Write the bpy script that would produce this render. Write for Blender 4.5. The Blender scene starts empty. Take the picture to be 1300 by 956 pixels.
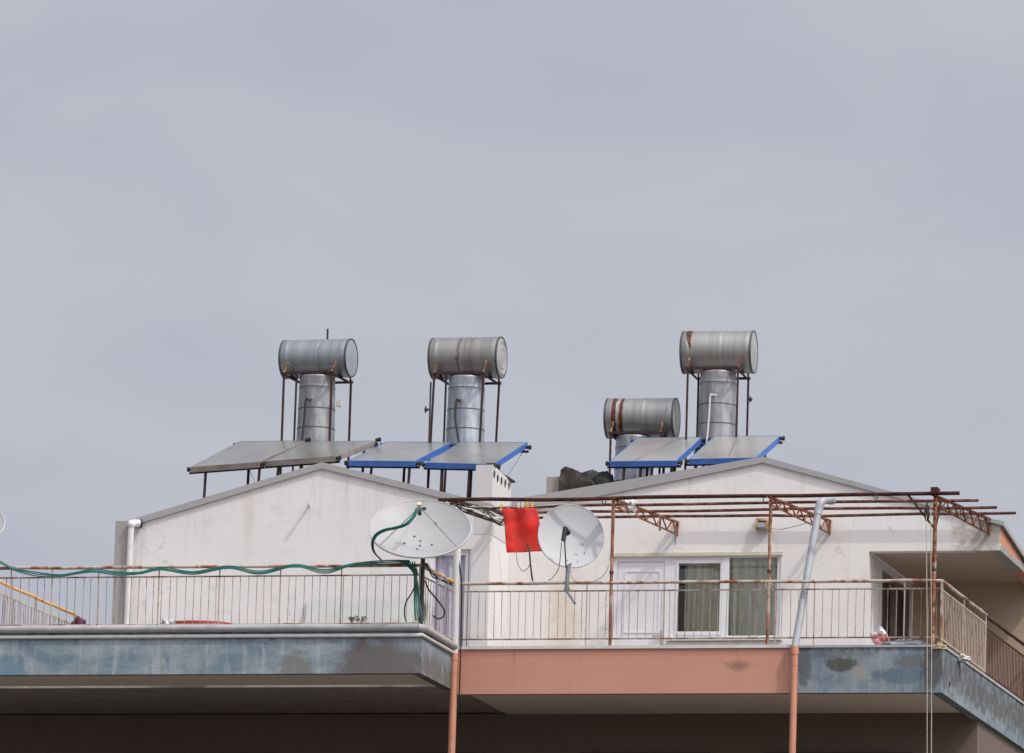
import bpy, bmesh, math, random
from math import sin, cos, tan, pi, radians, hypot, atan2, sqrt
from mathutils import Vector, Matrix
random.seed(7)
scene = bpy.context.scene
col = scene.collection

# ------------------------------------------------------------------ camera
YAW, EL, ROLL, F, D = radians(14.5), radians(9.7), radians(1.7), 10000.0, 113.6
cd = Vector((-sin(YAW)*cos(EL), cos(YAW)*cos(EL), sin(EL)))
r0 = Vector((cos(YAW), sin(YAW), 0)); u0 = r0.cross(cd)
cr = r0*cos(ROLL) + u0*sin(ROLL); cu = u0*cos(ROLL) - r0*sin(ROLL)
CAM = Vector((-D*cd.x, -D*cd.y, 1.7))
def P(px, py, Y):
    """survey helper: bearing measured in the photograph -> world point on the plane at depth Y"""
    v = cd + cr*((px-650)/F) - cu*((py-478)/F)
    return CAM + v*((Y-CAM.y)/v.y)
cam = bpy.data.cameras.new('camera'); camo = bpy.data.objects.new('camera', cam); col.objects.link(camo)
cam.sensor_width = 36; cam.lens = F/1300*36; cam.clip_start = 1; cam.clip_end = 9000
m = Matrix((cr, cu, -cd)).transposed().to_4x4(); m.translation = CAM
camo.matrix_world = m
scene.camera = camo

# ------------------------------------------------------------------ mesh helpers
def catmull(pts, n=6):
    pts = [Vector(p) for p in pts]
    if len(pts) < 3: return pts
    out = []
    for i in range(len(pts)-1):
        p0 = pts[max(i-1, 0)]; p1 = pts[i]; p2 = pts[i+1]; p3 = pts[min(i+2, len(pts)-1)]
        for k in range(n):
            t = k/n
            out.append(0.5*((2*p1)+(p2-p0)*t+(2*p0-5*p1+4*p2-p3)*t*t+(3*p1-p0-3*p2+p3)*t**3))
    out.append(pts[-1]); return out
class MB:
    def __init__(s): s.v = []; s.f = []
    def add(s, vs, fs, M=None):
        b = len(s.v)
        s.v += [(M @ Vector(v)) if M is not None else Vector(v) for v in vs]
        s.f += [tuple(b+i for i in f) for f in fs]
        return s
    def box(s, x0, x1, y0, y1, z0, z1, M=None):
        vs = [(x, y, z) for z in (z0, z1) for y in (y0, y1) for x in (x0, x1)]
        return s.add(vs, [(0,2,3,1),(4,5,7,6),(0,1,5,4),(2,6,7,3),(0,4,6,2),(1,3,7,5)], M)
    def bar(s, a, b, w, h=None, up=(0,0,1)):
        a, b = Vector(a), Vector(b); h = h or w
        d = (b-a).normalized(); u = Vector(up)
        if abs(d.dot(u)) > .95: u = Vector((0,1,0))
        x = d.cross(u).normalized(); y = x.cross(d)
        vs = [p + x*i*w/2 + y*j*h/2 for p in (a, b) for i, j in ((-1,-1),(1,-1),(1,1),(-1,1))]
        return s.add(vs, [(3,2,1,0),(4,5,6,7),(0,1,5,4),(1,2,6,5),(2,3,7,6),(3,0,4,7)])
    def angle(s, a, b, w=.04, t=.006):
        """L-section steel angle"""
        a, b = Vector(a), Vector(b); d = (b-a).normalized()
        u = Vector((0,0,1))
        if abs(d.dot(u)) > .9: u = Vector((0,1,0))
        x = d.cross(u).normalized(); y = x.cross(d)
        prof = [(0,0),(w,0),(w,t),(t,t),(t,w),(0,w)]
        vs = [p + x*(i-w/2) + y*(j-w/2) for p in (a, b) for i, j in prof]
        fs = [(i, (i+1) % 6, 6+(i+1) % 6, 6+i) for i in range(6)] + [(5,4,3,2,1,0), (6,7,8,9,10,11)]
        return s.add(vs, fs)
    def tube(s, pts, r, seg=8, smooth=0, r1=None):
        pts = catmull(pts, smooth) if smooth else [Vector(p) for p in pts]
        n = len(pts); rings = []
        d0 = (pts[1]-pts[0]).normalized()
        u = d0.orthogonal().normalized()
        for i, p in enumerate(pts):
            if i == 0: d = d0
            elif i == n-1: d = (pts[i]-pts[i-1]).normalized()
            else: d = ((pts[i+1]-pts[i]).normalized()+(pts[i]-pts[i-1]).normalized()).normalized()
            u = (u-d*u.dot(d)).normalized(); w = d.cross(u)
            rr = r if r1 is None else r+(r1-r)*i/(n-1)
            rings.append([p+u*cos(2*pi*k/seg)*rr+w*sin(2*pi*k/seg)*rr for k in range(seg)])
        vs = [v for R in rings for v in R]
        fs = [(i*seg+k, i*seg+(k+1) % seg, (i+1)*seg+(k+1) % seg, (i+1)*seg+k) for i in range(n-1) for k in range(seg)]
        fs += [tuple(reversed(range(seg))), tuple(range((n-1)*seg, n*seg))]
        return s.add(vs, fs)
    def lathe(s, prof, seg=48, M=None, cap=True):
        """profile [(r, z)] about z"""
        vs = []; n = len(prof)
        for r, z in prof:
            vs += [(r*cos(2*pi*k/seg), r*sin(2*pi*k/seg), z) for k in range(seg)]
        fs = [(i*seg+k, i*seg+(k+1) % seg, (i+1)*seg+(k+1) % seg, (i+1)*seg+k) for i in range(n-1) for k in range(seg)]
        if cap and prof[0][0] > 1e-6: fs.append(tuple(reversed(range(seg))))
        if cap and prof[-1][0] > 1e-6: fs.append(tuple(range((n-1)*seg, n*seg)))
        return s.add(vs, fs, M)
    def loft(s, A, ya, B, yb):
        """polygons of (x, z) at two depths"""
        n = len(A)
        vs = [(x, ya, z) for x, z in A] + [(x, yb, z) for x, z in B]
        fs = [tuple(range(n)), tuple(reversed(range(n, 2*n)))] + [((i+1) % n, i, n+i, n+(i+1) % n) for i in range(n)]
        return s.add(vs, fs)
    def prism(s, A, ya, yb): return s.loft(A, ya, A, yb)
    def ball(s, c, r, M=None, n=8, sq=(1,1,1)):
        prof = [(r*sin(pi*i/n), -r*cos(pi*i/n)) for i in range(n+1)]
        prof[0] = (1e-5, -r); prof[-1] = (1e-5, r)
        T = Matrix.Translation(Vector(c)) @ Matrix.Diagonal((*sq, 1))
        return s.lathe(prof, 12, T)
    def build(s, name, mat, parent=None, label=None):
        if parent is not None:
            o0 = Vector((0,0,0)); q = parent
            while q is not None: o0 += q.location; q = q.parent
        else:
            xs = [v.x for v in s.v]; ys = [v.y for v in s.v]; zs = [v.z for v in s.v]
            o0 = Vector(((min(xs)+max(xs))/2, (min(ys)+max(ys))/2, min(zs)))
        me = bpy.data.meshes.new(name)
        me.from_pydata([v-o0 for v in s.v], [], s.f)
        bm = bmesh.new(); bm.from_mesh(me)
        bmesh.ops.remove_doubles(bm, verts=bm.verts, dist=1e-5)
        bmesh.ops.recalc_face_normals(bm, faces=bm.faces)
        bm.to_mesh(me); bm.free()
        me.materials.append(mat)
        me.polygons.foreach_set('use_smooth', [True]*len(me.polygons))
        me.set_sharp_from_angle(angle=radians(38))
        o = bpy.data.objects.new(name, me); col.objects.link(o)
        if parent is not None: o.parent = parent
        else: o.location = o0
        if label: o['label'] = label
        return o
def tag(o, label, cat, group=None):
    o['label'] = label; o['category'] = cat
    if group: o['group'] = group
    return o
def struct(o): o['kind'] = 'structure'; return o
def thing(name, label, cat, loc, group=None):
    o = bpy.data.objects.new(name, None); o.empty_display_size = .2
    col.objects.link(o); o.location = Vector(loc)
    return tag(o, label, cat, group)
def frameM(loc, n, up=(0,0,1), tw=0):
    """matrix with local z along n"""
    n = Vector(n).normalized(); x = Vector(up).cross(n).normalized(); y = n.cross(x)
    M = Matrix((x, y, n)).transposed().to_4x4(); M.translation = Vector(loc)
    return M @ Matrix.Rotation(tw, 4, 'Z')

# ------------------------------------------------------------------ material helpers
class N:
    def __init__(s, name):
        s.m = bpy.data.materials.new(name); s.m.use_nodes = True
        s.t = s.m.node_tree; s.n = s.t.nodes; s.l = s.t.links
        s.b = s.n['Principled BSDF']; s.out = s.n['Material Output']
        s.geo = s.n.new('ShaderNodeNewGeometry'); s.tc = s.n.new('ShaderNodeTexCoord')
        s.pos = s.geo.outputs['Position']; s.obj = s.tc.outputs['Object']
    def lk(s, a, b): s.l.new(a, b)
    def map(s, src, sc=(1,1,1), loc=(0,0,0)):
        m_ = s.n.new('ShaderNodeMapping'); s.lk(src, m_.inputs['Vector'])
        m_.inputs['Scale'].default_value = sc; m_.inputs['Location'].default_value = loc
        return m_.outputs['Vector']
    def noise(s, src, scale, detail=6, rough=.6, dist=0):
        t = s.n.new('ShaderNodeTexNoise'); s.lk(src, t.inputs['Vector'])
        t.inputs['Scale'].default_value = scale; t.inputs['Detail'].default_value = detail
        t.inputs['Roughness'].default_value = rough; t.inputs['Distortion'].default_value = dist
        return t.outputs['Fac']
    def noise_col(s, src, scale):
        t = s.n.new('ShaderNodeTexNoise'); s.lk(src, t.inputs['Vector']); t.inputs['Scale'].default_value = scale; t.inputs['Detail'].default_value = 4
        return t.outputs['Color']
    def ramp(s, src, a, b, va=0, vb=1):
        t = s.n.new('ShaderNodeMapRange'); s.lk(src, t.inputs['Value']); t.interpolation_type = 'SMOOTHSTEP'
        t.inputs['From Min'].default_value = a; t.inputs['From Max'].default_value = b
        t.inputs['To Min'].default_value = va; t.inputs['To Max'].default_value = vb
        return t.outputs['Result']
    def math(s, op, a, b=None):
        t = s.n.new('ShaderNodeMath'); t.operation = op
        for i, v in enumerate((a, b)):
            if v is None: continue
            if isinstance(v, (int, float)): t.inputs[i].default_value = v
            else: s.lk(v, t.inputs[i])
        return t.outputs[0]
    def mix(s, fac, a, b):
        t = s.n.new('ShaderNodeMix'); t.data_type = 'RGBA'
        if isinstance(fac, (int, float)): t.inputs[0].default_value = fac
        else: s.lk(fac, t.inputs[0])
        for i, v in ((6, a), (7, b)):
            if isinstance(v, (tuple, list)): t.inputs[i].default_value = (*v[:3], 1)
            else: s.lk(v, t.inputs[i])
        return t.outputs[2]
    def sep(s, src):
        t = s.n.new('ShaderNodeSeparateXYZ'); s.lk(src, t.inputs[0]); return t.outputs
    def blob(s, cx, cz, rx, rz, soft=.35, rag=.5, scale=4, ysel=None):
        """soft ragged patch around (x, z) in the wall's own coordinates"""
        x, y, z = s.sep(s.pos)
        dx = s.math('DIVIDE', s.math('SUBTRACT', x, cx), rx)
        dz = s.math('DIVIDE', s.math('SUBTRACT', z, cz), rz)
        d2 = s.math('SQRT', s.math('ADD', s.math('MULTIPLY', dx, dx), s.math('MULTIPLY', dz, dz)))
        nz = s.math('MULTIPLY', s.math('SUBTRACT', s.noise(s.pos, scale, 9, .72), .5), rag*4.5)
        return s.ramp(s.math('ADD', d2, nz), 1-soft*1.3, 1+soft*1.1, 1, 0)
    def fin(s, color, rough=.8, metal=0, bump=None, bs=.2, bd=.01, spec=None):
        if isinstance(color, (tuple, list)): s.b.inputs['Base Color'].default_value = (*color[:3], 1)
        else: s.lk(color, s.b.inputs['Base Color'])
        if isinstance(rough, (int, float)): s.b.inputs['Roughness'].default_value = rough
        else: s.lk(rough, s.b.inputs['Roughness'])
        s.b.inputs['Metallic'].default_value = metal
        if spec is not None: s.b.inputs['Specular IOR Level'].default_value = spec
        if bump is not None:
            t = s.n.new('ShaderNodeBump'); s.lk(bump, t.inputs['Height'])
            t.inputs['Strength'].default_value = bs; t.inputs['Distance'].default_value = bd
            s.lk(t.outputs['Normal'], s.b.inputs['Normal'])
        return s.m
def plain(name, c, rough=.6, metal=0, var=.25, scale=6, dirt=None, dirtamt=.4):
    n = N(name)
    f = n.noise(n.pos, scale, 6, .65)
    c1 = tuple(x*(1-var) for x in c); c2 = tuple(min(1, x*(1+var*.6)) for x in c)
    cc = n.mix(n.ramp(f, .3, .7), c1, c2)
    if dirt: cc = n.mix(n.ramp(n.noise(n.map(n.pos, (1,1,.4)), scale*.7, 7, .7), .55, .8, 0, dirtamt), cc, dirt)
    return n.fin(cc, rough, metal, n.noise(n.pos, scale*8, 3), .12, .004)
def plaster(name, base, stain, streak=.35, extra=None):
    n = N(name)
    big = n.noise(n.pos, .9, 7, .6)
    c = n.mix(n.ramp(big, .38, .72, 0, .55), base, tuple(x*.9 for x in base))
    mott = n.noise(n.map(n.pos, (1,1,1.6)), 3.5, 8, .7)
    c = n.mix(n.ramp(mott, .52, .8, 0, .5), c, stain)
    st = n.noise(n.map(n.pos, (5,5,.35)), 2.2, 6, .6)
    c = n.mix(n.ramp(st, .55, .8, 0, streak), c, stain)
    fine = n.noise(n.pos, 28, 5, .75)
    c = n.mix(n.ramp(fine, .62, .78, 0, .35), c, tuple(x*.6 for x in stain))
    v = n.n.new('ShaderNodeTexVoronoi'); v.feature = 'DISTANCE_TO_EDGE'; v.inputs['Scale'].default_value = 1.1
    wv = n.n.new('ShaderNodeVectorMath'); wv.operation = 'MULTIPLY_ADD'; n.lk(n.noise_col(n.pos, 2.3), wv.inputs[0]); wv.inputs[1].default_value = (.9,.9,.9); n.lk(n.pos, wv.inputs[2])
    n.lk(wv.outputs[0], v.inputs['Vector'])
    crack = n.math('MULTIPLY', n.ramp(v.outputs['Distance'], .002, .007, 1, 0), n.ramp(n.noise(n.pos, .8, 3), .52, .62, 0, .45))
    c = n.mix(crack, c, tuple(x*.5 for x in stain))
    if extra: c = extra(n, c)
    h = n.math('ADD', n.noise(n.pos, 45, 4, .6), n.math('MULTIPLY', n.noise(n.pos, 5, 4, .6), 1.5))
    return n.fin(c, .9, 0, h, .10, .012, spec=.2)
def rusty(name, paint, amount=.5, dark=(.055,.022,.016), bright=(.30,.105,.035), scale=5):
    n = N(name)
    a = n.noise(n.map(n.pos, (1,1,.7)), scale, 7, .7)
    b = n.noise(n.pos, scale*3.1, 6, .7)
    rust = n.mix(n.ramp(b, .35, .65), dark, bright)
    c = n.mix(n.ramp(a, .5-(amount-.5)*.5-.06, .5-(amount-.5)*.5+.06), paint, rust) if amount < 1 else rust
    return n.fin(c, .85, 0, n.noise(n.pos, 60, 4), .3, .004, spec=.25)

# walls
def ex_left(n, c):
    c = n.mix(n.math('MULTIPLY', n.blob(-4.75, 19.3, .07, .45, .7, .5), .3), c, (.50,.42,.33))
    x, y, z = n.sep(n.pos)
    low = n.ramp(z, 17.1, 18.2, 1, 0)
    c = n.mix(n.math('MULTIPLY', low, n.ramp(n.noise(n.map(n.pos, (1,1,2.2)), 2.4, 7, .7), .42, .7, 0, .5)), c, (.52,.50,.49))
    # dirt washed down from the roof edge
    st = n.noise(n.map(n.pos, (7,7,.3)), 1.6, 5, .6)
    return n.mix(n.math('MULTIPLY', n.ramp(st, .5, .75), n.ramp(z, 18.7, 19.9, 0, .3)), c, (.42,.37,.32))
def ex_right(n, c):
    x, y, z = n.sep(n.pos)
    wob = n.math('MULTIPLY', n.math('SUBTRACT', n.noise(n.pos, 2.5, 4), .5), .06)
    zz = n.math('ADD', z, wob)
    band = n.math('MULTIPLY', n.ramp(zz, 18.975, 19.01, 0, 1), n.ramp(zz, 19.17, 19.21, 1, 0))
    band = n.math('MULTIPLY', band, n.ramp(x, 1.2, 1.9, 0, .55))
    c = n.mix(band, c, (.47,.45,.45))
    c = n.mix(n.math('MULTIPLY', n.blob(6.15, 19.08, .33, .3, .5, .9, 5), .75), c, (.33,.29,.25))
    c = n.mix(n.math('MULTIPLY', n.blob(-.15, 17.8, .22, 1.1, .5, .5), .5), c, (.60,.50,.36))
    ew = n.noise(n.map(n.pos, (6,6,.3)), 2.0, 5, .6)
    return n.mix(n.math('MULTIPLY', n.ramp(ew, .52, .75), n.ramp(z, 18.9, 20.0, 0, .3)), c, (.45,.40,.35))
M_wallL = plaster('white_plaster_old', (.71,.697,.69), (.49,.465,.45), .42, ex_left)
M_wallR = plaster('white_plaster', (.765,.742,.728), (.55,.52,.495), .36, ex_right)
M_cement = plaster('grey_cement', (.34,.33,.32), (.20,.19,.18), .5)
M_roof = plaster('grey_roof_edge', (.36,.355,.36), (.25,.245,.245), .3)
M_chim = plaster('chimney_plaster', (.60,.59,.585), (.42,.40,.38), .5)
def ex_pink(n, c):
    x, y, z = n.sep(n.pos)
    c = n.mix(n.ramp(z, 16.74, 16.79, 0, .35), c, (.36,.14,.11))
    dr = n.noise(n.map(n.pos, (4,4,.25), (3,0,1)), 2.3, 6, .65)
    c = n.mix(n.math('MULTIPLY', n.ramp(dr, .56, .7), n.ramp(z, 16.4, 16.85, 0, .5)), c, (.26,.12,.095))
    return n.mix(n.math('MULTIPLY', n.blob(3.45, 16.62, .16, .06, .6, .9, 8), .6), c, (.16,.08,.07))
M_pink = plaster('salmon_paint', (.555,.285,.205), (.42,.21,.155), .35, ex_pink)
M_stucco = plaster('salmon_stucco', (.60,.27,.17), (.36,.20,.15), .4)
def bluepaint(name, blobs, k_=1):
    n = N(name)
    a = n.noise(n.map(n.pos, (.6,1,1.1)), 1.7, 9, .68, .6)
    c = n.mix(n.ramp(a, .34, .62), tuple(v*k_ for v in (.155,.215,.26)), tuple(v*k_ for v in (.30,.345,.375)))
    st = n.noise(n.map(n.pos, (3.2,3.2,.45)), 2.4, 7, .68)
    c = n.mix(n.ramp(st, .50, .68, 0, .75), c, tuple(v*k_ for v in (.42,.445,.455)))
    b2 = n.noise(n.map(n.pos, (1.8,1.8,.8), (4,2,9)), 1.9, 8, .7)
    c = n.mix(n.ramp(b2, .55, .68, 0, .8), c, (.115,.19,.255))
    fine = n.noise(n.pos, 13, 8, .75)
    c = n.mix(n.ramp(fine, .52, .72, 0, .7), c, (.22,.225,.23))
    x, y, z = n.sep(n.pos)
    c = n.mix(n.math('MULTIPLY', n.ramp(n.noise(n.map(n.pos, (1,1,.6)), 6.5, 7, .75), .5, .62), n.ramp(z, 16.66, 16.86, 0, .9)), c, (.10,.105,.115))
    for (cx, cz, rx, rz, cc, k) in blobs:
        c = n.mix(n.math('MULTIPLY', n.blob(cx, cz, rx, rz, .22, .5, min(11, 1.9/max(rx, rz))), k), c, cc)
    return n.fin(c, .9, 0, n.math('ADD', n.noise(n.pos, 30, 6, .7), a), .35, .015, spec=.2)
M_blueL = bluepaint('worn_blue_paint', [(-1.3,16.40,.74,.34,(.145,.13,.12),.93), (-2.6,16.38,.26,.22,(.20,.19,.18),.8), (-.9,16.7,.3,.15,(.20,.22,.24),.5), (-6.9,16.36,.3,.2,(.13,.22,.29),.7)])
M_blueR = bluepaint('worn_blue_paint_dark', [(4.95,16.63,.26,.10,(.075,.068,.062),.85), (5.22,16.52,.13,.10,(.30,.28,.26),.9), (6.28,16.6,.16,.34,(.10,.09,.085),.85), (4.42,16.66,.10,.4,(.10,.11,.12),.8), (5.8,16.46,.4,.12,(.10,.14,.18),.7), (5.95,16.66,.22,.10,(.13,.135,.14),.7), (4.75,16.78,.4,.06,(.12,.125,.13),.6)], .82)
M_trim = plain('grey_gutter_paint', (.40,.395,.385), .55, 0, .18, 5, (.27,.25,.22), .6)
M_white_trim = plain('white_trim', (.62,.605,.575), .6, 0, .12, 7, (.35,.30,.25), .6)
M_soffit = plaster('soffit_paint', (.80,.70,.60), (.62,.54,.46), .2)
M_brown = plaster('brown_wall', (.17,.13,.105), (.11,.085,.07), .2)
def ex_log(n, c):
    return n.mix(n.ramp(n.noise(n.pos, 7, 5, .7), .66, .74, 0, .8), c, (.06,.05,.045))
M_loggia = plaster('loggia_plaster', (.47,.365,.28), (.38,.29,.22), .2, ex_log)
M_pvc = plain('white_pvc', (.73,.735,.755), .35, 0, .05, 3)
M_doorpvc = plain('white_door_panel', (.72,.73,.76), .4, 0, .05, 2)
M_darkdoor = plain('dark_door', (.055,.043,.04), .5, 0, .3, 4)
M_black = plain('black_rubber', (.015,.015,.017), .6, 0, .3, 8)
M_dark = plain('dark_metal', (.05,.045,.045), .6, .2, .3, 8)
# rust
M_beam = rusty('dark_rust', (.085,.035,.03), .8, (.030,.012,.013), (.095,.032,.022), 4)
M_beam2 = rusty('pipe_rust', (.22,.11,.085), .65, (.050,.021,.018), (.16,.065,.04), 4)
M_truss = rusty('orange_rust', (.46,.25,.16), .72, (.11,.040,.022), (.40,.155,.06), 6)
M_post = rusty('rust_post', (.50,.36,.28), .62, (.12,.045,.028), (.36,.16,.085), 4)
M_rail = rusty('rust_handrail', (.50,.42,.36), .45, (.15,.055,.032), (.37,.15,.07), 3.2)
M_bal = rusty('baluster_rust', (.36,.28,.24), .45, (.12,.07,.06), (.22,.135,.105), 4)
M_cream = rusty('cream_rust', (.47,.385,.31), .35, (.22,.125,.085), (.36,.23,.15), 6)
M_legs = rusty('leg_rust', (.05,.032,.034), .6, (.028,.015,.018), (.085,.040,.032), 5)
M_strut = rusty('strut_rust', (.34,.24,.18), .6, (.07,.03,.022), (.20,.09,.05), 8)
M_orail = rusty('orange_rail', (.62,.36,.13), .35, (.28,.12,.05), (.50,.26,.10), 6)

# sheet metal
def galv(name, c=(.40,.43,.48)):
    n = N(name)
    v = n.n.new('ShaderNodeTexVoronoi'); n.lk(n.map(n.obj, (9,9,4)), v.inputs['Vector']); v.inputs['Scale'].default_value = 1.3
    f = n.noise(n.map(n.obj, (4,4,1)), 2.2, 7, .65)
    cc = n.mix(n.ramp(f, .35, .68), tuple(x*.68 for x in c), tuple(x*1.2 for x in c))
    cc = n.mix(n.math('MULTIPLY', v.outputs['Color'], .18), cc, tuple(x*1.35 for x in c))
    cc = n.mix(n.ramp(n.noise(n.map(n.obj, (7,7,.5)), 2, 6, .7), .58, .75, 0, .55), cc, (.22,.21,.20))
    return n.fin(cc, n.ramp(f, .3, .7, .38, .58), .55, n.noise(n.obj, 3, 4), .15, .02)
def tankmat(name, c, bands=(), stains=()):
    n = N(name)
    x, y, z = n.sep(n.obj)
    ring = n.noise(n.map(n.obj, (7,.6,.6)), 2.4, 7, .65)
    cc = n.mix(n.ramp(ring, .36, .66), tuple(v*.88 for v in c), tuple(v*1.06 for v in c))
    cc = n.mix(n.ramp(n.noise(n.map(n.obj, (5,1.2,1.2)), 3, 8, .72), .56, .78, 0, .35), cc, (.24,.225,.20))
    nz = n.math('MULTIPLY', n.math('SUBTRACT', n.noise(n.obj, 9, 7, .7), .5), .05)
    for (x0, x1, taper, zlo) in bands:
        # paint flaked off in a belt round the drum: taper narrows it downwards
        w = n.math('MULTIPLY', z, taper)
        xx = n.math('ADD', n.math('SUBTRACT', x, w), nz)
        a = n.math('MULTIPLY', n.ramp(xx, x0-.006, x0+.006), n.ramp(n.math('ADD', x, nz), x1-.006, x1+.006, 1, 0))
        a = n.math('MULTIPLY', a, n.ramp(z, zlo-.05, zlo+.05))
        rst = n.mix(n.ramp(n.noise(n.obj, 14, 6, .7), .35, .65), (.075,.026,.018), (.17,.06,.034))
        cc = n.mix(a, cc, rst)
    for (x0, w, k, c2) in stains:
        a = n.math('ABSOLUTE', n.math('ADD', n.math('SUBTRACT', x, x0), n.math('MULTIPLY', nz, 3)))
        cc = n.mix(n.math('MULTIPLY', n.ramp(a, 0, w, 1, 0), k), cc, c2)
    return n.fin(cc, .40, .72, n.noise(n.map(n.obj, (10,1,1)), 2, 4), .12, .01)
M_galv = galv('galvanised_sheet'); M_galvD = galv('galvanised_sheet_dull', (.34,.34,.35))
M_cap = plain('drum_end_sheet', (.33,.35,.385), .45, .2, .12, 5, (.3,.28,.26), .4)
M_capw = plain('drum_end_sheet_pale', (.38,.375,.36), .5, .1, .12, 5, (.3,.28,.26), .4)
M_cap_rim = plain('drum_rim', (.09,.09,.095), .5, .3, .2, 6)
M_alu = plain('dull_aluminium', (.30,.27,.245), .5, .3, .25, 4, (.16,.12,.09), .6)
M_blue = plain('blue_frame_paint', (.045,.145,.45), .45, 0, .2, 5, (.03,.06,.18), .4)
def panelglass(name, c, dirt):
    n = N(name)
    f = n.noise(n.pos, 1.6, 6, .65)
    cc = n.mix(n.ramp(f, .35, .7), c, tuple(x*.78 for x in c))
    cc = n.mix(n.ramp(n.noise(n.map(n.pos, (3,.8,1)), 2, 7, .7), .5, .75, 0, .55), cc, dirt)
    return n.fin(cc, .28, 0, spec=.5)
M_glassA = panelglass('dusty_collector_glass', (.185,.185,.178), (.135,.13,.12))
M_glassB = panelglass('collector_glass', (.215,.213,.208), (.165,.16,.15))
M_glassC = panelglass('pale_collector_glass', (.28,.275,.262), (.22,.21,.198))
# dishes
def dishmat(name, c):
    n = N(name)
    f = n.noise(n.obj, 2.5, 6, .6)
    cc = n.mix(n.ramp(f, .4, .7), c, tuple(x*.95 for x in c))
    cc = n.mix(n.ramp(n.noise(n.obj, 26, 4, .6), .72, .8, 0, .4), cc, tuple(x*.7 for x in c))
    cc = n.mix(n.ramp(n.noise(n.obj, 3, 5, .6), .5, .8, 0, .2), cc, tuple(x*.92 for x in c))
    return n.fin(cc, .5, 0)
M_dish = dishmat('dish_paint', (.36,.358,.36)); M_dish2 = dishmat('dish_paint_cool', (.47,.48,.495))
M_dishrim = plain('dish_rim', (.50,.49,.47), .5, 0, .15, 8)
M_greypipe = plain('grey_pvc_pipe', (.36,.375,.40), .45, 0, .12, 4, (.25,.24,.23), .4)
M_whitepipe = plain('white_pvc_pipe', (.62,.62,.61), .45, 0, .08, 4, (.4,.38,.34), .5)
M_pinkpipe = plain('salmon_pipe', (.56,.245,.16), .5, 0, .12, 4, (.3,.12,.09), .5)
M_green = plain('green_cable', (.012,.145,.12), .5, 0, .3, 5)
M_cwhite = plain('white_cable', (.62,.60,.56), .6, 0, .15, 9)
M_cgrey = plain('grey_cable', (.20,.20,.20), .6, 0, .3, 9)
M_rope = plain('straw_rope', (.55,.45,.28), .9, 0, .3, 20)
M_cord = plain('pale_cord', (.46,.42,.36), .9, 0, .2, 20)
M_peg = plain('yellow_peg', (.75,.50,.06), .5, 0, .15, 9)
M_pegw = plain('white_peg', (.75,.73,.66), .5, 0, .15, 9)
M_bag = plain('white_plastic', (.66,.66,.67), .4, 0, .1, 8)
def ex_soot(n, c):
    return n.mix(n.ramp(n.noise(n.map(n.pos, (1,1,.7)), 3.6, 7, .7), .46, .66), c, (.17,.15,.13))
M_soot = plaster('sooted_masonry', (.05,.045,.04), (.02,.018,.017), .9, ex_soot)
M_tar = plain('black_tar_felt', (.020,.018,.017), .8, 0, .5, 5, (.10,.095,.085), .5)
M_block = plaster('concrete_block', (.36,.32,.285), (.22,.19,.165), .4)
M_board = plain('pale_board', (.52,.54,.53), .8, 0, .07, 3, (.45,.45,.43), .5)
M_wood = plain('brown_underside', (.30,.19,.135), .8, 0, .25, 6)
M_redrim = plain('red_rim', (.42,.05,.045), .6, 0, .25, 5)
M_purple = plain('purple_cloth', (.13,.035,.07), .9, 0, .35, 9)
M_twig = plain('dry_stems', (.33,.31,.27), .9, 0, .3, 20)
M_leaf = plain('grey_green_leaf', (.34,.32,.29), .85, 0, .35, 20)
M_lampbody = plain('lamp_body', (.33,.34,.36), .4, .4, .2, 8)
def redcloth():
    n = N('red_cloth')
    c = n.mix(n.ramp(n.noise(n.pos, 3.5, 6, .6), .35, .7), (.88,.105,.085), (.76,.036,.030))
    w = n.n.new('ShaderNodeTexWave'); n.lk(n.map(n.pos, (150,150,150)), w.inputs['Vector']); w.inputs['Scale'].default_value = 1
    m_ = n.fin(c, .85, 0, w.outputs['Fac'], .15, .002, spec=.15)
    tr = n.n.new('ShaderNodeBsdfTranslucent'); tr.inputs['Color'].default_value = (.8,.05,.04,1)
    ms = n.n.new('ShaderNodeMixShader'); ms.inputs[0].default_value = .3
    n.lk(n.b.outputs[0], ms.inputs[1]); n.lk(tr.outputs[0], ms.inputs[2]); n.lk(ms.outputs[0], n.out.inputs['Surface'])
    return m_
M_red = redcloth()
def fabric(name, c, c2, tl=.25):
    n = N(name)
    f = n.noise(n.map(n.pos, (14,14,.6)), 1.2, 4, .5)
    cc = n.mix(n.ramp(f, .35, .65), c, c2)
    m_ = n.fin(cc, .9, spec=.1)
    tr = n.n.new('ShaderNodeBsdfTranslucent'); tr.inputs['Color'].default_value = (*c, 1)
    ms = n.n.new('ShaderNodeMixShader'); ms.inputs[0].default_value = tl
    n.lk(n.b.outputs[0], ms.inputs[1]); n.lk(tr.outputs[0], ms.inputs[2]); n.lk(ms.outputs[0], n.out.inputs['Surface'])
    return m_
M_curtain = fabric('sage_curtain', (.90,.885,.74), (.60,.60,.47), .06)
M_lav = fabric('lavender_curtain', (.62,.61,.72), (.50,.49,.62))
def winglass():
    n = N('window_glass')
    g = n.n.new('ShaderNodeBsdfGlossy'); g.inputs['Roughness'].default_value = .03
    t = n.n.new('ShaderNodeBsdfTransparent'); t.inputs['Color'].default_value = (.97,.985,.965,1)
    fr = n.n.new('ShaderNodeFresnel'); fr.inputs['IOR'].default_value = 1.5
    ms = n.n.new('ShaderNodeMixShader'); n.lk(n.math('ADD', n.math('MULTIPLY', fr.outputs[0], 1.4), .02), ms.inputs[0])
    n.lk(t.outputs[0], ms.inputs[1]); n.lk(g.outputs[0], ms.inputs[2]); n.lk(ms.outputs[0], n.out.inputs['Surface'])
    return n.m
M_win = winglass()
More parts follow.
